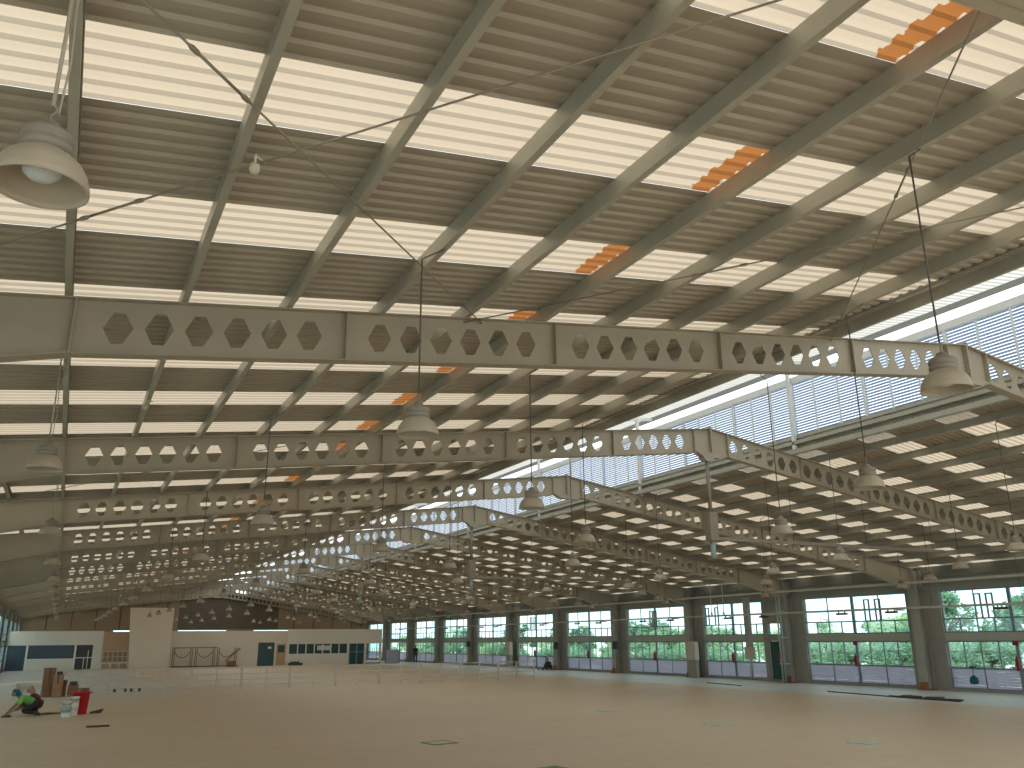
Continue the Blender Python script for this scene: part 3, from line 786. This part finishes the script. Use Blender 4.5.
# cable trays in front of the right wall
for nm, z, lab in (('a', 3.36, 'long pale cable tray crossing in front of the upper right windows'), ('b', 4.42, 'long pale cable tray above the right windows')):
    xt = 32.75
    t = thing('cable_tray', lab, 'tray', (xt, 0, z))
    mb = MB(); y1 = 92.0
    mb.box(-.10, .10, 2, y1, 0, .02); mb.box(-.10, -.085, 2, y1, .02, .09); mb.box(.085, .10, 2, y1, .02, .09)
    obj('tray', mb, 'tray', t)
    for k in range(0, 11):
        mb = MB(); mb.box(-.12, .40, FY(k) + .2, FY(k) + .26, -.05, 0); obj('bracket', mb, 'pilaster', t)
    if nm == 'b':
        for y in range(5, 92, 4):
            mb = MB(); mb.tube([(0, y, .02), (0, y, ztop(xt) - z)], .008, 6); obj('hanger_rod', mb, 'cord', t)
    else:
        for y in range(5, 92, 4):
            mb = MB(); mb.tube([(0, y, .02), (0, y, 1.06)], .008, 6); obj('hanger_rod', mb, 'cord', t)
# small luminaires and bracket loops on the lower tray
i = 0
for k in range(1, 9):
    for dy in (.6, 3.4):
        if not seen((32.75, FY(k) + dy, 3.36)): continue
        t = thing('hanging_luminaire', 'small dark box luminaire under the cable tray, %s along the right windows' % od1(i), 'luminaire', (32.75, FY(k) + dy, 3.36), group='box luminaires under the cable tray')
        mb = MB(); mb.prism([(-.09, -.06), (.09, -.06), (.07, -.15), (-.07, -.15)], 'y', -.28, .28); obj('housing', mb, 'dark', t)
        mb = MB(); mb.box(-.03, .03, -.2, -.16, -.06, 0); mb.box(-.03, .03, .16, .2, -.06, 0); obj('clamp', mb, 'tray', t)
        i += 1
i = 0
for k, dys in ((0, (22.36, 22.88, 27.78, 28.39, 38.8, 39.6, 44.58, 44.99, 60.2, 60.8)),):
    for dy in dys:
        t = thing('hanging_bracket', 'dark narrow bracket loop hanging before the upper window panes, %s along from the camera' % od1(i), 'bracket', (32.75, dy, 3.45), group='bracket loops on the cable tray')
        mb = MB()
        for y in (-.13, .13): mb.box(-.03, .03, y - .025, y + .025, -.55, .42)
        mb.box(-.03, .03, -.155, .155, .37, .42)
        obj('loop', mb, 'winframe', t); i += 1
# thin drop conduits
for i, y in enumerate((38.75, 39.79)):
    x, z0 = PX_R[-1] - .02, 3.6
    mb = MB(); mb.tube([(0, 0, 0), (0, 0, ztop(x) - z0 + .004)], .02, 8); mb.box(-.05, .05, -.04, .04, -.12, 0)
    o = obj('hanging_conduit', mb, 'tray', loc=(x, y, z0))
    tag(o, 'thin pale conduit dropping before the windows left of the green door, %s of two' % ('right', 'left')[i], 'conduit')
# wide duct with a control box by the window before the green door
t = thing('wall_duct', 'grey vertical duct with a control box before the window beside the green door', 'duct', (33.55, FY(3) + 2.75, 0))
mb = MB(); mb.box(-.12, .12, -.16, .16, 1.72, 4.35); obj('duct', mb, 'column', t)
mb = MB(); mb.box(-.17, .17, -.24, .24, 1.12, 1.74); bx = obj('control_box', mb, 'beige', t)
mb = MB()
for y in (-.1, .1): mb.tube([(0, y, 1.12), (0, y, 0.0)], .025, 8)
obj('lead', mb, 'pipe', t)
# pale pipes on the column by the door
t = thing('column_pipes', 'pair of pale pipes climbing the column beside the green door', 'pipe', (33.2, FY(3), 0))
for y, r_ in ((-.1, .06), (.09, .045)):
    mb = MB(); mb.tube([(0, y, 0), (0, y, 4.3)], r_, 12); obj('pipe', mb, 'teal' if y < 0 else 'tray', t)
for z in (.9, 2.2, 3.5):
    mb = MB(); mb.box(-.08, .30, -.2, .18, z, z + .04); obj('pipe_clamp', mb, 'tray', t)
mb = MB(); mb.box(-.14, -.06, .12, .32, 1.15, 1.45); obj('yellow_valve', mb, 'wood', t)
# beige electrical cabinets on the columns
for i, (k, yo, lab) in enumerate(((4, -.55, 'beige electrical cabinet on the column left of the wall duct bay'), (7, -.6, 'beige electrical cabinet on a column further down the right wall'))):
    t = thing('electrical_cabinet', lab, 'cabinet', (33.35, FY(k) + yo, 0))
    mb = MB(); mb.box(-.16, .14, -.42, .42, 1.0, 2.02); bd = obj('body', mb, 'beige', t)
    mb = MB(); mb.box(-.18, -.16, -.39, .39, 1.03, 1.99); dr = obj('cabinet_door', mb, 'beige', t)
    mb = MB(); mb.box(-.20, -.18, .28, .32, 1.42, 1.58); obj('handle', mb, 'dark', dr)
    mb = MB(); mb.box(-.08, .14, -.38, .38, 0.0, 1.0); obj('plinth', mb, 'pilaster', t)
# fire extinguishers on the central mullions
i = 0
for k in (1, 2, 3, 4, 5, 6):
    r, a, b = wroot[k + 1]
    t = thing('fire_extinguisher', 'red fire extinguisher on the central post of a right window bay, %s from the camera' % od(i), 'extinguisher', (XR - .16, (a + b) / 2, 0), group='fire extinguishers along the right windows')
    mb = MB(); mb.lathe([(.001, .88), (.075, .88), (.082, .91), (.082, 1.27), (.06, 1.34), (.025, 1.37), (.025, 1.41), (.001, 1.41)], 14); obj('cylinder', mb, 'firered', t)
    mb = MB(); mb.box(-.06, .03, -.015, .015, 1.41, 1.45); mb.tube([(-.02, 0, 1.42), (-.10, .02, 1.3), (-.10, .03, 1.05)], .014, 6); obj('valve', mb, 'dark', t)
    mb = MB(); mb.box(.06, .11, -.05, .05, 1.0, 1.3); obj('hanger', mb, 'dark', t)
    if k in (1, 2):
        q = thing('hydrant_plate', 'small red sign plate above the extinguisher, %s from the camera' % od(i), 'sign', (XR - .1, (a + b) / 2, 0))
        mb = MB(); mb.box(-.02, .04, -.12, .12, 1.84, 2.0); obj('plate', mb, 'firered', q)
    i += 1
# dark bag hanging in the nearest window bay
r, a, b = wroot[2]
t = thing('hanging_bag', 'dark blue bag hanging from a hook in the nearest right window bay', 'bag', (XR - .14, b - 1.1, 0))
mb = MB(); mb.lathe([(.001, .30), (.14, .32), (.17, .42), (.15, .55), (.06, .64), (.001, .66)], 12); obj('sack', mb, 'bluecloth', t)
mb = MB(); mb.tube([(0, 0, .64), (0, 0, .96)], .015, 6); mb.box(-.03, .12, -.1, .1, .94, 1.02); obj('strap', mb, 'dark', t)
# small dark wall boxes further along the columns
for i, (k, z) in enumerate(((5, 1.55), (6, 1.5), (8, 1.6))):
    mb = MB(); mb.box(-.1, .1, -.18, .18, 0, .5); mb.box(-.12, -.1, -.15, .15, .05, .45)
    o = obj('wall_box', mb, 'dark', loc=(33.4, FY(k) - .35, z)); tag(o, 'small dark box on a column of the right wall, %s of three from the camera' % od1(i), 'box', 'dark boxes on the columns')

# ------------------------------------------------------------------ guard barrier across the hall
def barrier(w=2.4):
    t = thing('guard_barrier', '', 'barrier', group='white guard barriers across the hall')
    for x in (.03, w / 2, w - .03):
        mb = MB(); mb.box(x - .025, x + .025, -.025, .025, 0.02, 1.0); mb.box(x - .06, x + .06, -.16, .16, 0, .02); obj('post', mb, 'fence', t)
    for z in (.16, .42, .68, .96):
        mb = MB(); mb.box(0.0, w - .004, -.045, -.025, z, z + .045); obj('rail', mb, 'fence', t)
    mb = MB()
    n = 12
    for i in range(n):
        x = .1 + (w - .2) * i / (n - 1); mb.box(x - .006, x + .006, -.055, -.045, .16, .99)
    obj('mesh_infill', mb, 'fence', t)
    return t
b0 = barrier()
bars = [(1.1 + 2.4 * i, 45.6 + .028 * (2.4 * i)) for i in range(10)]
for i, (x, y) in enumerate(bars):
    o = b0 if i == 0 else copy_tree(b0)
    o.location = (x, y, 0); o.rotation_euler = (0, 0, math.atan(.028)); 
    o['label'] = 'white guard barrier on the far floor, %s from the left end of its line' % od1(i)
mb = MB()
for i, x in enumerate((2.55, 3.0, 3.25, 3.6)): mb.cbox((x, 0, .24), (.11, .1, .14))
o = obj('floor_socket_row', mb, 'dark', loc=(0, 45.0, -.11)); tag(o, 'row of four small dark boxes on the floor before the barriers', 'boxes')
for i, (x, y) in enumerate(((-2.4, 50.0), (-.9, 52.0))):
    t = thing('sheet_stack', ['low stack of pale boards on the floor at far left', 'low stack of pale boards behind the cardboard cartons'][i], 'stack', (x, y, 0))
    for j in range(4):
        mb = MB(); mb.box(-.9 + .03 * j, .9 - .02 * j, -1.1, 1.1, .09 * j, .09 * j + .08); obj('board', mb, 'partwhite', t)

# ------------------------------------------------------------------ clutter beside the workers
def carton(x, y, z, w, d, h, mat, label, rz=0.0, flap=False):
    t = thing('carton', label, 'box', (x, y, z), rz)
    mb = MB(); mb.box(-w / 2, w / 2, -d / 2, d / 2, 0, h); obj('box_body', mb, mat, t)
    mb = MB(); mb.box(-.03, .03, -d / 2 - .004, d / 2 + .004, h, h + .004); mb.box(-.03, .03, -d / 2 - .005, -d / 2, h * .6, h); obj('tape', mb, 'wood', t)
    if flap:
        mb = MB(); mb.obox((w / 2 + .06, 0, h + .05), (.16, d, .006), Matrix.Rotation(-.7, 3, 'Y')); obj('flap', mb, mat, t)
    return t
carton(-.18, 43.9, 0, .46, .42, 1.20, 'cardb', 'tall upright brown carton behind the crouching workers', .1)
carton(.20, 43.5, 0, .36, .36, .92, 'card', 'shorter upright carton leaning beside the tallest carton', -.1, True)
carton(.22, 43.5, .925, .20, .22, .12, 'dark', 'small dark box on top of the shorter upright carton', .2)
carton(.46, 43.9, 0, .20, .30, .68, 'cardb', 'narrow carton at the right of the upright cartons', .05)
def paint_tin(x, y, r, h, mat, label, handle=True, lid=None):
    t = thing('paint_bucket', label, 'bucket', (x, y, 0))
    mb = MB(); mb.lathe([(.001, 0), (r * .88, 0), (r * .90, .01), (r, h * .95), (r * 1.05, h * .95), (r * 1.05, h), (r * .96, h), (r * .86, .02), (.001, .02)], 20); obj('pail', mb, mat, t)
    mb = MB(); mb.lathe([(r * .955, h * .30), (r * .975, h * .30), (r * 1.0, h * .66), (r * .98, h * .66)], 20, closed=True); obj('label_band', mb, lid or 'teal', t)
    if handle:
        mb = MB(); mb.tube([(r * 1.04 * math.cos(a), -.02 - .12 * math.sin(a), h * .9 + .03 - .08 * math.sin(a)) for a in [PI * j / 10 for j in range(11)]], .008, 6); obj('handle', mb, 'dark', t)
    return t
# open shelf tins behind the bin
t = thing('crate', 'pale open crate with dark tins between the cartons and the red bin', 'crate', (.78, 42.5, 0))
mb = MB(); mb.box(-.25, .25, -.2, .2, 0, .05); mb.box(-.25, -.21, -.2, .2, .05, .55); mb.box(.21, .25, -.2, .2, .05, .55); mb.box(-.21, .21, .16, .2, .05, .55); obj('crate_body', mb, 'partwhite', t)
mb = MB(); mb.box(-.19, .19, -.15, .12, .14, .52); obj('contents', mb, 'cardb', t)
mb = MB(); mb.lathe([(.001, .52), (.15, .52), (.15, .66), (.001, .67)], 14); obj('dark_tin', mb, 'dark', t)
carton(1.18, 41.8, 0, .46, .36, .12, 'partwhite', 'flat pale carton under a small brown carton behind the red bin')
carton(1.18, 41.8, .124, .42, .32, .30, 'cardb', 'small brown carton behind the red bin', .05)
# red bin
BX, BY = .88, 32.9
t = thing('red_bin', 'large red plastic bin standing on the floor beside the workers', 'bin', (BX, BY, 0))
mb = MB(); mb.lathe([(.001, 0), (.20, 0), (.215, .015), (.265, .66), (.30, .67), (.305, .70), (.255, .70), (.20, .03), (.001, .03)], 24); obj('bin_body', mb, 'red', t)
mb = MB()
for s_ in (-1, 1): mb.tube([(s_ * .29, -.07, .64), (s_ * .35, -.05, .66), (s_ * .35, .05, .66), (s_ * .29, .07, .64)], .014, 6)
obj('grip', mb, 'red', t)
carton(BX + .05, BY + .05, .52, .24, .22, .26, 'cardb', 'brown carton sitting inside the red bin', .3)
# white pails in front
paint_tin(.48, 31.9, .15, .46, 'white', 'white paint bucket with a teal label before the red bin')
paint_tin(.70, 32.55, .14, .56, 'white', 'plain white bucket standing against the red bin', True, 'white')
# dark offcut and sticks
t = thing('offcut', 'dark folded offcut on the floor right of the red bin', 'offcut', (1.33, 33.0, 0), .15)
mb = MB(); mb.hexa([(-.15, -.1, 0), (.15, -.08, 0), (.22, .05, 0), (-.12, .1, 0), (-.13, -.08, .05), (.14, -.06, .06), (.30, .04, .14), (-.12, .09, .05)]); obj('sheet', mb, 'blackstrip', t)
mb = MB(); mb.tube([(-.30, .05, .025), (0, 0, .025), (.08, .09, .028), (.28, .02, .028)], .026, 8)
o = obj('stick', mb, 'wood', loc=(1.26, 27.6, 0)); tag(o, 'dark stick lying on the open floor in front of the red bin', 'stick')
mb = MB(); mb.tube([(-.4, 0, .02), (0, .05, .03), (.45, .15, .02)], [.02, .035, .01], 8)
o = obj('rag', mb, 'wood', loc=(-.02, 33.3, 0)); tag(o, 'brown rag strip on the floor between the workers and the buckets', 'rag')
mb = MB(); mb.lathe([(.001, 0), (.16, 0), (.13, .03), (.12, .06), (.001, .07)], 14)
o = obj('trowel_pad', mb, 'dark', loc=(-1.19, 32.88, 0)); tag(o, 'dark trowel pad under the hands of the blue-scarfed worker', 'tool')

# floor plates and marks ---------------------------------------------------------
def fplate(name, x, y, w, d, mat, label, cat, rz=0.0, h=.012, frame_=False):
    t = thing(name, label, cat, (x, y, 0), rz)
    mb = MB(); mb.box(-w / 2, w / 2, -d / 2, d / 2, 0.0005, h)
    obj('plate', mb, mat, t)
    mb = MB()
    for s_ in (-1, 1):
        mb.box(s_ * w / 2 - .03, s_ * w / 2 + .03, -d / 2 - .03, d / 2 + .03, 0.0005, h + .006)
        mb.box(-w / 2, w / 2, s_ * d / 2 - .03, s_ * d / 2 + .03, 0.0005, h + .006)
    obj('rim', mb, 'greenplate' if mat != 'plate' else 'plate', t)
fplate('floor_hatch', 7.95, 19.2, .58, .55, 'floor', 'green-rimmed floor hatch near the lower middle of the view', 'hatch', .2)
fplate('floor_hatch', 8.15, 14.35, .5, .5, 'greenplate', 'dark green floor hatch cut by the bottom edge of the view', 'hatch', .2)
fplate('floor_outlet', 15.95, 24.6, .5, .5, 'plate', 'pale grey floor outlet plate, farthest of the three', 'floor plate', .2)
fplate('floor_outlet', 15.95, 19.15, .5, .5, 'plate', 'pale grey floor outlet plate, middle of the three', 'floor plate', .2)
fplate('floor_outlet', 16.0, 14.35, .5, .5, 'plate', 'pale grey floor outlet plate, nearest of the three', 'floor plate', .2)
for i, (pts, r_, lab) in enumerate((
        ([(29.24, 27.9, 0), (28.9, 25.6, 0), (28.5, 23.0, 0), (28.45, 21.1, 0)], .022, 'long dark bar lying on the pale floor strip by the windows'),
        ([(28.9, 24.5, 0), (28.75, 22.8, 0), (29.0, 21.4, 0)], .03, 'shorter dark bar beside the long bar on the pale strip'),
        ([(29.99, 36.7, 0), (29.7, 34.9, 0), (29.4, 33.4, 0)], .02, 'thin dark bar on the pale strip near the green door'))):
    mb = MB(); mb.tube([(x, y, r_ * .9) for x, y, z in pts], r_, 8); o = obj('steel_bar', mb, 'blackstrip'); tag(o, lab, 'bar')
mb = MB()
for i in range(6):
    mb.obox((random.uniform(-.35, .35), random.uniform(-.9, .9), .04), (.5, .3, .05), Matrix.Rotation(random.uniform(0, 3), 3, 'Z'))
o = obj('rubble_heap', mb, 'wood', loc=(29.3, 23.4, 0)); tag(o, 'small heap of dark scraps on the pale strip beside the bars', 'scraps', kind='stuff')

# ------------------------------------------------------------------ people
def skinned(name, chains, mat, parent=None, sub=1):
    """chains: list of lists of (point, radius); chains join where points coincide"""
    vs, rs, es, key = [], [], [], {}
    for ch in chains:
        prev = None
        for p, r in ch:
            k = tuple(round(c, 3) for c in p)
            if k not in key: key[k] = len(vs); vs.append(p); rs.append(r)
            i = key[k]
            if prev is not None and prev != i: es.append((prev, i))
            prev = i
    me = bpy.data.meshes.new(name); me.from_pydata(vs, es, [])
    o = bpy.data.objects.new(name, me); C.objects.link(o)
    o.modifiers.new('s', 'SKIN'); 
    if not me.skin_vertices: me.skin_vertices.new()
    for i, sv in enumerate(me.skin_vertices[0].data):
        sv.radius = (rs[i], rs[i]); sv.use_root = (i == 0)
    m = o.modifiers.new('b', 'SUBSURF'); m.levels = sub; m.render_levels = sub
    dg = bpy.context.evaluated_depsgraph_get()
    nm = bpy.data.meshes.new_from_object(o.evaluated_get(dg))
    o.modifiers.clear(); o.data = nm; nm.name = name
    nm.materials.clear(); nm.materials.append(M[mat])
    for p in nm.polygons: p.use_smooth = True
    if parent: o.parent = parent
    return o
def V(*a): return Vector(a)
def hand(w, d, side):
    """five finger chains from wrist w along d; side = thumb direction"""
    d = d.normalized(); s = (side - d * side.dot(d)).normalized(); n = d.cross(s)
    palm = w + d * .05
    out = [[(w, .026), (palm, .034)]]
    for i, (o_, L) in enumerate(((.030, .070), (.010, .080), (-.010, .075), (-.029, .058))):
        b = palm + d * .045 + s * o_
        out.append([(palm, .034), (b, .011), (b + d * L * .5 + n * .008, .0095), (b + d * L * .9 + n * .03, .008)])
    b = palm + s * .04
    out.append([(palm, .034), (b, .013), (b + s * .02 + d * .035, .011), (b + s * .02 + d * .065, .009)])
    return out
def person(name, label, J, cloth, loc, rz):
    """J joints: pelvis chest neck head(face dir) sh_l el_l wr_l ... hip kn an toe"""
    t = thing(name, label, 'person', loc, rz)
    pel, che, nek, hd, fd = J['pel'], J['che'], J['nek'], J['hd'], J['fd'].normalized()
    up = (hd - nek).normalized(); lat = up.cross(fd).normalized()   # lat: person's right/left axis
    ch = [[(pel, .10), ((pel + che) / 2, .10), (che, .118), (nek, .058), (nek.lerp(hd, .45), .056), (hd, .098), (hd + up * .09, .085)],
          [(hd, .098), (hd + fd * .105 - up * .01, .016)]]
    for s_ in (-1, 1):
        ch.append([(hd, .098), (hd + lat * s_ * .098, .018)])
    for s_, q in ((1, 'l'), (-1, 'r')):
        sh, el, wr = J['sh_' + q], J['el_' + q], J['wr_' + q]
        ch.append([(che, .118), (sh, .062), (sh.lerp(el, .5), .05), (el, .042), (el.lerp(wr, .45), .038), (wr, .026)])
        ch += hand(wr, wr - el, lat * -s_ + fd * .6)
        hp, kn, an, to = J['hp_' + q], J['kn_' + q], J['an_' + q], J['to_' + q]
        ch.append([(pel, .10), (hp, .078), (hp.lerp(kn, .5), .078), (kn, .056), (kn.lerp(an, .4), .054), (an, .036), (an.lerp(to, .5) , .036), (to, .028)])
    body = skinned('body', ch, 'skin', t)
    # face
    for s_ in (-1, 1):
        mb = MB(); c = hd + fd * .088 + lat * s_ * .034 + up * .02
        mb.lathe([(.001, -.012), (.010, -.006), (.012, 0), (.010, .006), (.001, .012)], 8, c); obj('eye', mb, 'eye', t)
    mb = MB(); c = hd + fd * .09 - up * .055; mb.tube([c - lat * .028, c - fd * -.006, c + lat * .028], .007, 6); obj('mouth', mb, 'maroon', t)
    top = [[((pel + che) / 2 - (che - pel) * .42, .168), ((pel + che) / 2, .145), (che, .155), (che.lerp(nek, .7), .085)]]
    for q in 'lr':
        sh, el, wr = J['sh_' + q], J['el_' + q], J['wr_' + q]
        e2 = el.lerp(wr, .8) if cloth.get('long') else sh.lerp(el, .8)
        c_ = [(che, .155), (sh, .078), (sh.lerp(el, .5), .064)]
        c_ += [(el, .056), (e2, .046)] if cloth.get('long') else [(e2, .06)]
        top.append(c_)
    skinned(cloth.get('topname', 'shirt'), top, cloth['top'], t)
    if 'vest' in cloth:
        skinned('vest', [[((pel + che) / 2 - (che - pel) * .2, .162), ((pel + che) / 2, .158), (che, .168), (che.lerp(nek, .5), .11)]], cloth['vest'], t)
    bot = [[((pel + che) / 2 - (che - pel) * .12, .16), (pel, .172)]]
    for q in 'lr':
        hp, kn, an = J['hp_' + q], J['kn_' + q], J['an_' + q]
        bot.append([(pel, .172), (hp, .116), (hp.lerp(kn, .5), .094), (kn, .072), (kn.lerp(an, .4), .068), (an.lerp(kn, .08), .056)])
    skinned('trousers', bot, cloth['bottom'], t)
    for q in 'lr':
        an, to = J['an_' + q], J['to_' + q]
        skinned('shoe', [[(an, .048), (an.lerp(to, .5) , .046), (to, .036)], [(an, .048), (an - (to - an).normalized() * .05, .042)]], 'dark', t)
    if cloth.get('scarf'):
        skinned('head_scarf', [[(hd + up * .115 - fd * .01, .075), (hd + up * .05 - fd * .035, .112), (hd - up * .03 - fd * .05, .112), (nek - fd * .03 + up * .02, .085), (nek - up * .05 - fd * .02, .075)]], cloth['scarf'], t)
    else:
        skinned('hair', [[(hd + up * .115 - fd * .01, .06), (hd + up * .06 - fd * .03, .102), (hd - up * .0 - fd * .05, .085)]], 'dark', t)
    return t
# worker A: kneeling, bent forward to the left, both hands at the floor. local +X = facing direction
def crouch(lean=1.0):
    return dict(pel=V(0, 0, .34), che=V(.36 * lean, 0, .56), nek=V(.52 * lean, 0, .62), hd=V(.64 * lean, .0, .70), fd=V(.75, 0, -.65),
                sh_l=V(.40, .19, .54), el_l=V(.50, .25, .30), wr_l=V(.70, .17, .13), sh_r=V(.40, -.19, .54), el_r=V(.60, -.24, .32), wr_r=V(.78, -.16, .12),
                hp_l=V(.02, .11, .32), kn_l=V(.36, .20, .16), an_l=V(-.04, .16, .09), to_l=V(-.05, .17, .035) + V(-.14, 0, 0),
                hp_r=V(.02, -.11, .32), kn_r=V(.38, -.18, .18), an_r=V(-.02, -.15, .09), to_r=V(-.17, -.16, .035))
person('person', 'person crouching on the floor in a blue headscarf and bright green vest', crouch(), dict(top='vest', topname='vest', bottom='darkcloth', long=False, scarf='bluecloth'),
       (-.40, 33.0, 0), PI)
def squat():
    return dict(pel=V(0, 0, .26), che=V(.20, 0, .52), nek=V(.28, 0, .64), hd=V(.36, .0, .74), fd=V(.8, 0, -.5),
                sh_l=V(.22, .19, .54), el_l=V(.42, .24, .34), wr_l=V(.60, .14, .20), sh_r=V(.22, -.19, .54), el_r=V(.42, -.24, .34), wr_r=V(.60, -.12, .18),
                hp_l=V(.02, .11, .25), kn_l=V(.40, .20, .40), an_l=V(.14, .17, .08), to_l=V(.32, .19, .04),
                hp_r=V(.02, -.11, .25), kn_r=V(.40, -.19, .42), an_r=V(.14, -.17, .08), to_r=V(.32, -.19, .04))
person('person', 'person squatting behind the green-vested worker in dark clothes and a pinkish headscarf', squat(), dict(top='maroon', topname='shirt', bottom='darkcloth', long=True, scarf='pinkcloth'),
       (-.30, 33.95, 0), PI * .9)
def stand():
    return dict(pel=V(0, 0, .95), che=V(.01, 0, 1.28), nek=V(.0, 0, 1.47), hd=V(.03, 0, 1.60), fd=V(1, 0, -.1),
                sh_l=V(0, .19, 1.39), el_l=V(-.02, .26, 1.10), wr_l=V(.08, .24, .86), sh_r=V(0, -.19, 1.39), el_r=V(-.02, -.26, 1.10), wr_r=V(.08, -.24, .86),
                hp_l=V(0, .10, .90), kn_l=V(.03, .12, .50), an_l=V(-.02, .13, .09), to_l=V(.14, .15, .04),
                hp_r=V(0, -.10, .90), kn_r=V(.03, -.12, .50), an_r=V(-.02, -.13, .09), to_r=V(.14, -.15, .04))
person('person', 'person in dark clothes standing by a column far down the right windows', stand(), dict(top='darkcloth', topname='jacket', bottom='darkcloth', long=True), (32.6, 85.5, 0), -2.2)
sq = squat()
person('person', 'person in dark clothes squatting by a column at the middle right windows', sq, dict(top='darkcloth', topname='jacket', bottom='darkcloth', long=True), (32.6, 57.6, 0), PI * .55)
t = thing('trolley', 'small dark trolley beside the squatting person at the middle right windows', 'trolley', (32.5, 58.6, 0))
mb = MB(); mb.box(-.25, .25, -.4, .4, .12, .18); obj('deck', mb, 'dark', t)
mb = MB(); mb.tube([(0, -.38, .18), (0, -.46, .95), (0, -.42, 1.0)], .02, 8); mb.tube([(-.2, -.44, .95), (.2, -.44, .95)], .018, 8); obj('handle', mb, 'dark', t)
for x in (-.18, .18):
    for y in (-.3, .3):
        mb = MB(); mb.tube([(x - .02, y, .06), (x + .02, y, .06)], .06, 12); obj('wheel', mb, 'dark', t)

# ------------------------------------------------------------------ trees outside
def tree_mesh(seed, h, r, nleaf):
    rnd = random.Random(seed)
    tr = MB(); tr.tube([(0, 0, 0), (.1, .05, h * .3), (.0, .1, h * .62), (.1, 0, h * .9)], [.16, .12, .08, .03], 7)
    for i in range(6):
        a = rnd.uniform(0, 6.28); z = h * rnd.uniform(.3, .6)
        tr.tube([(0, 0, z), (math.cos(a) * r * .5, math.sin(a) * r * .5, z + h * .2), (math.cos(a) * r * .8, math.sin(a) * r * .8, z + h * .3)], [.06, .04, .015], 5)
    lf = MB()
    cl = []
    for i in range(26):
        a = rnd.uniform(0, 6.28); q = rnd.uniform(0, 1) ** .5 * r; z = rnd.uniform(.12, 1.0) * h
        q *= (1.0 - .55 * abs(z / h - .5) * 2 * .8)
        cl.append((q * math.cos(a), q * math.sin(a), z, rnd.uniform(.35, .75)))
    for i in range(nleaf):
        c = rnd.choice(cl)
        d = Vector((rnd.gauss(0, 1), rnd.gauss(0, 1), rnd.gauss(0, .8))).normalized() * c[3] * rnd.uniform(.4, 1) ** .6
        p = Vector(c[:3]) + d
        u = Vector((rnd.gauss(0, 1), rnd.gauss(0, 1), rnd.gauss(0, .6))).normalized(); v = u.orthogonal().normalized()
        v = Matrix.Rotation(rnd.uniform(0, 6.28), 3, u) @ v
        L = rnd.uniform(.16, .30) * (h / 4.5) ** .6; w = L * .28
        lf.face([p - u * L, p + v * w, p + u * L, p - v * w])
    return tr.mesh('trunk'), lf.mesh('foliage')
kinds = []
for s_, h, r, m in ((1, 4.6, 1.9, 'leaf_a'), (2, 5.6, 2.2, 'leaf_b'), (3, 4.0, 2.0, 'leaf_c'), (4, 3.0, 1.9, 'leaf_a'), (5, 5.0, 1.6, 'leaf_c')):
    a, b = tree_mesh(s_, h, r, 2600); a.materials.append(M['bark']); b.materials.append(M[m]); kinds.append((a, b))
a, b = tree_mesh(6, 2.3, 1.6, 2200); a.materials.append(M['bark']); b.materials.append(M['leaf_b']); kinds.append((a, b))
KN = ['mid green bushy tree', 'tall dark green tree', 'pale green spreading tree', 'low green shrub tree', 'slender pale green tree', 'low rounded dark green bush']
rnd = random.Random(11); i = 0
spots = []
for j in range(30):                                     # belt of trees along the outside of the right wall
    y = 16 + j * 3.6
    spots.append((rnd.uniform(44, 50), y + rnd.uniform(-1, 1), rnd.randrange(5)))
    if j % 2 == 0: spots.append((rnd.uniform(54, 62), y + rnd.uniform(-2, 2), rnd.choice((0, 1, 1, 2))))
spots += [(rnd.uniform(39.5, 41.5), 22 + 2.9 * q, 5) for q in range(18)]
spots.sort(key=lambda q: q[1])
cnt = {}
spots = [q for q in spots if q[0] < 52 or int(q[1]) % 2]
for x, y, k in spots:
    cnt[k] = cnt.get(k, -1) + 1
    t = thing('tree', '%s outside the right windows, %s of its kind from the right' % (KN[k], od1(cnt[k])), 'tree', (x, y, -.31), rnd.uniform(0, 6.28), 'trees outside the right windows')
    sc_ = rnd.uniform(.85, 1.15); t.scale = (sc_, sc_, sc_ * (.86 if y < 40 else .66))
    obj('trunk', kinds[k][0], None, t); obj('foliage', kinds[k][1], None, t); i += 1

# ------------------------------------------------------------------ light
w = bpy.data.worlds.new('sky'); bpy.context.scene.world = w; w.use_nodes = True
n = w.node_tree; bg = n.nodes['Background']
bg.inputs['Color'].default_value = (0.86, 0.95, 1.0, 1); bg.inputs['Strength'].default_value = 2.6
s = bpy.data.lights.new('sun', 'SUN'); s.energy = 5.5; s.angle = math.radians(3); s.color = (1.0, 0.95, 0.86)
so = bpy.data.objects.new('sun', s); C.objects.link(so)
dirv = Vector((-.08, -.42, .90)).normalized()           # towards the sun
so.rotation_euler = dirv.to_track_quat('Z', 'Y').to_euler(); so.location = (0, 0, 40)

# ------------------------------------------------------------------ camera
cam = bpy.data.cameras.new('camera'); co = bpy.data.objects.new('camera', cam); C.objects.link(co)
mt = Matrix((CR, CU, -CF)).transposed().to_4x4(); mt.translation = (0, 0, CAM_H); co.matrix_world = mt
cam.sensor_fit = 'HORIZONTAL'; cam.sensor_width = 36.0; cam.lens = FPX / 1024 * 36.0; cam.clip_start = 0.05; cam.clip_end = 600
sc = bpy.context.scene; sc.camera = co
sc.view_settings.view_transform = 'Standard'; sc.view_settings.look = 'None'; sc.view_settings.gamma = 1.0
sc.view_settings.use_curve_mapping = False; sc.view_settings.exposure = -0.36
cy_ = sc.cycles
cy_.use_denoising = True; cy_.max_bounces = 10; cy_.diffuse_bounces = 6; cy_.transparent_max_bounces = 24; cy_.transmission_bounces = 8
cy_.sample_clamp_indirect = 6.0
for ob in sc.objects:
    if ob.type == 'EMPTY' and not ob.get('label'): print('NOLABEL', ob.name)
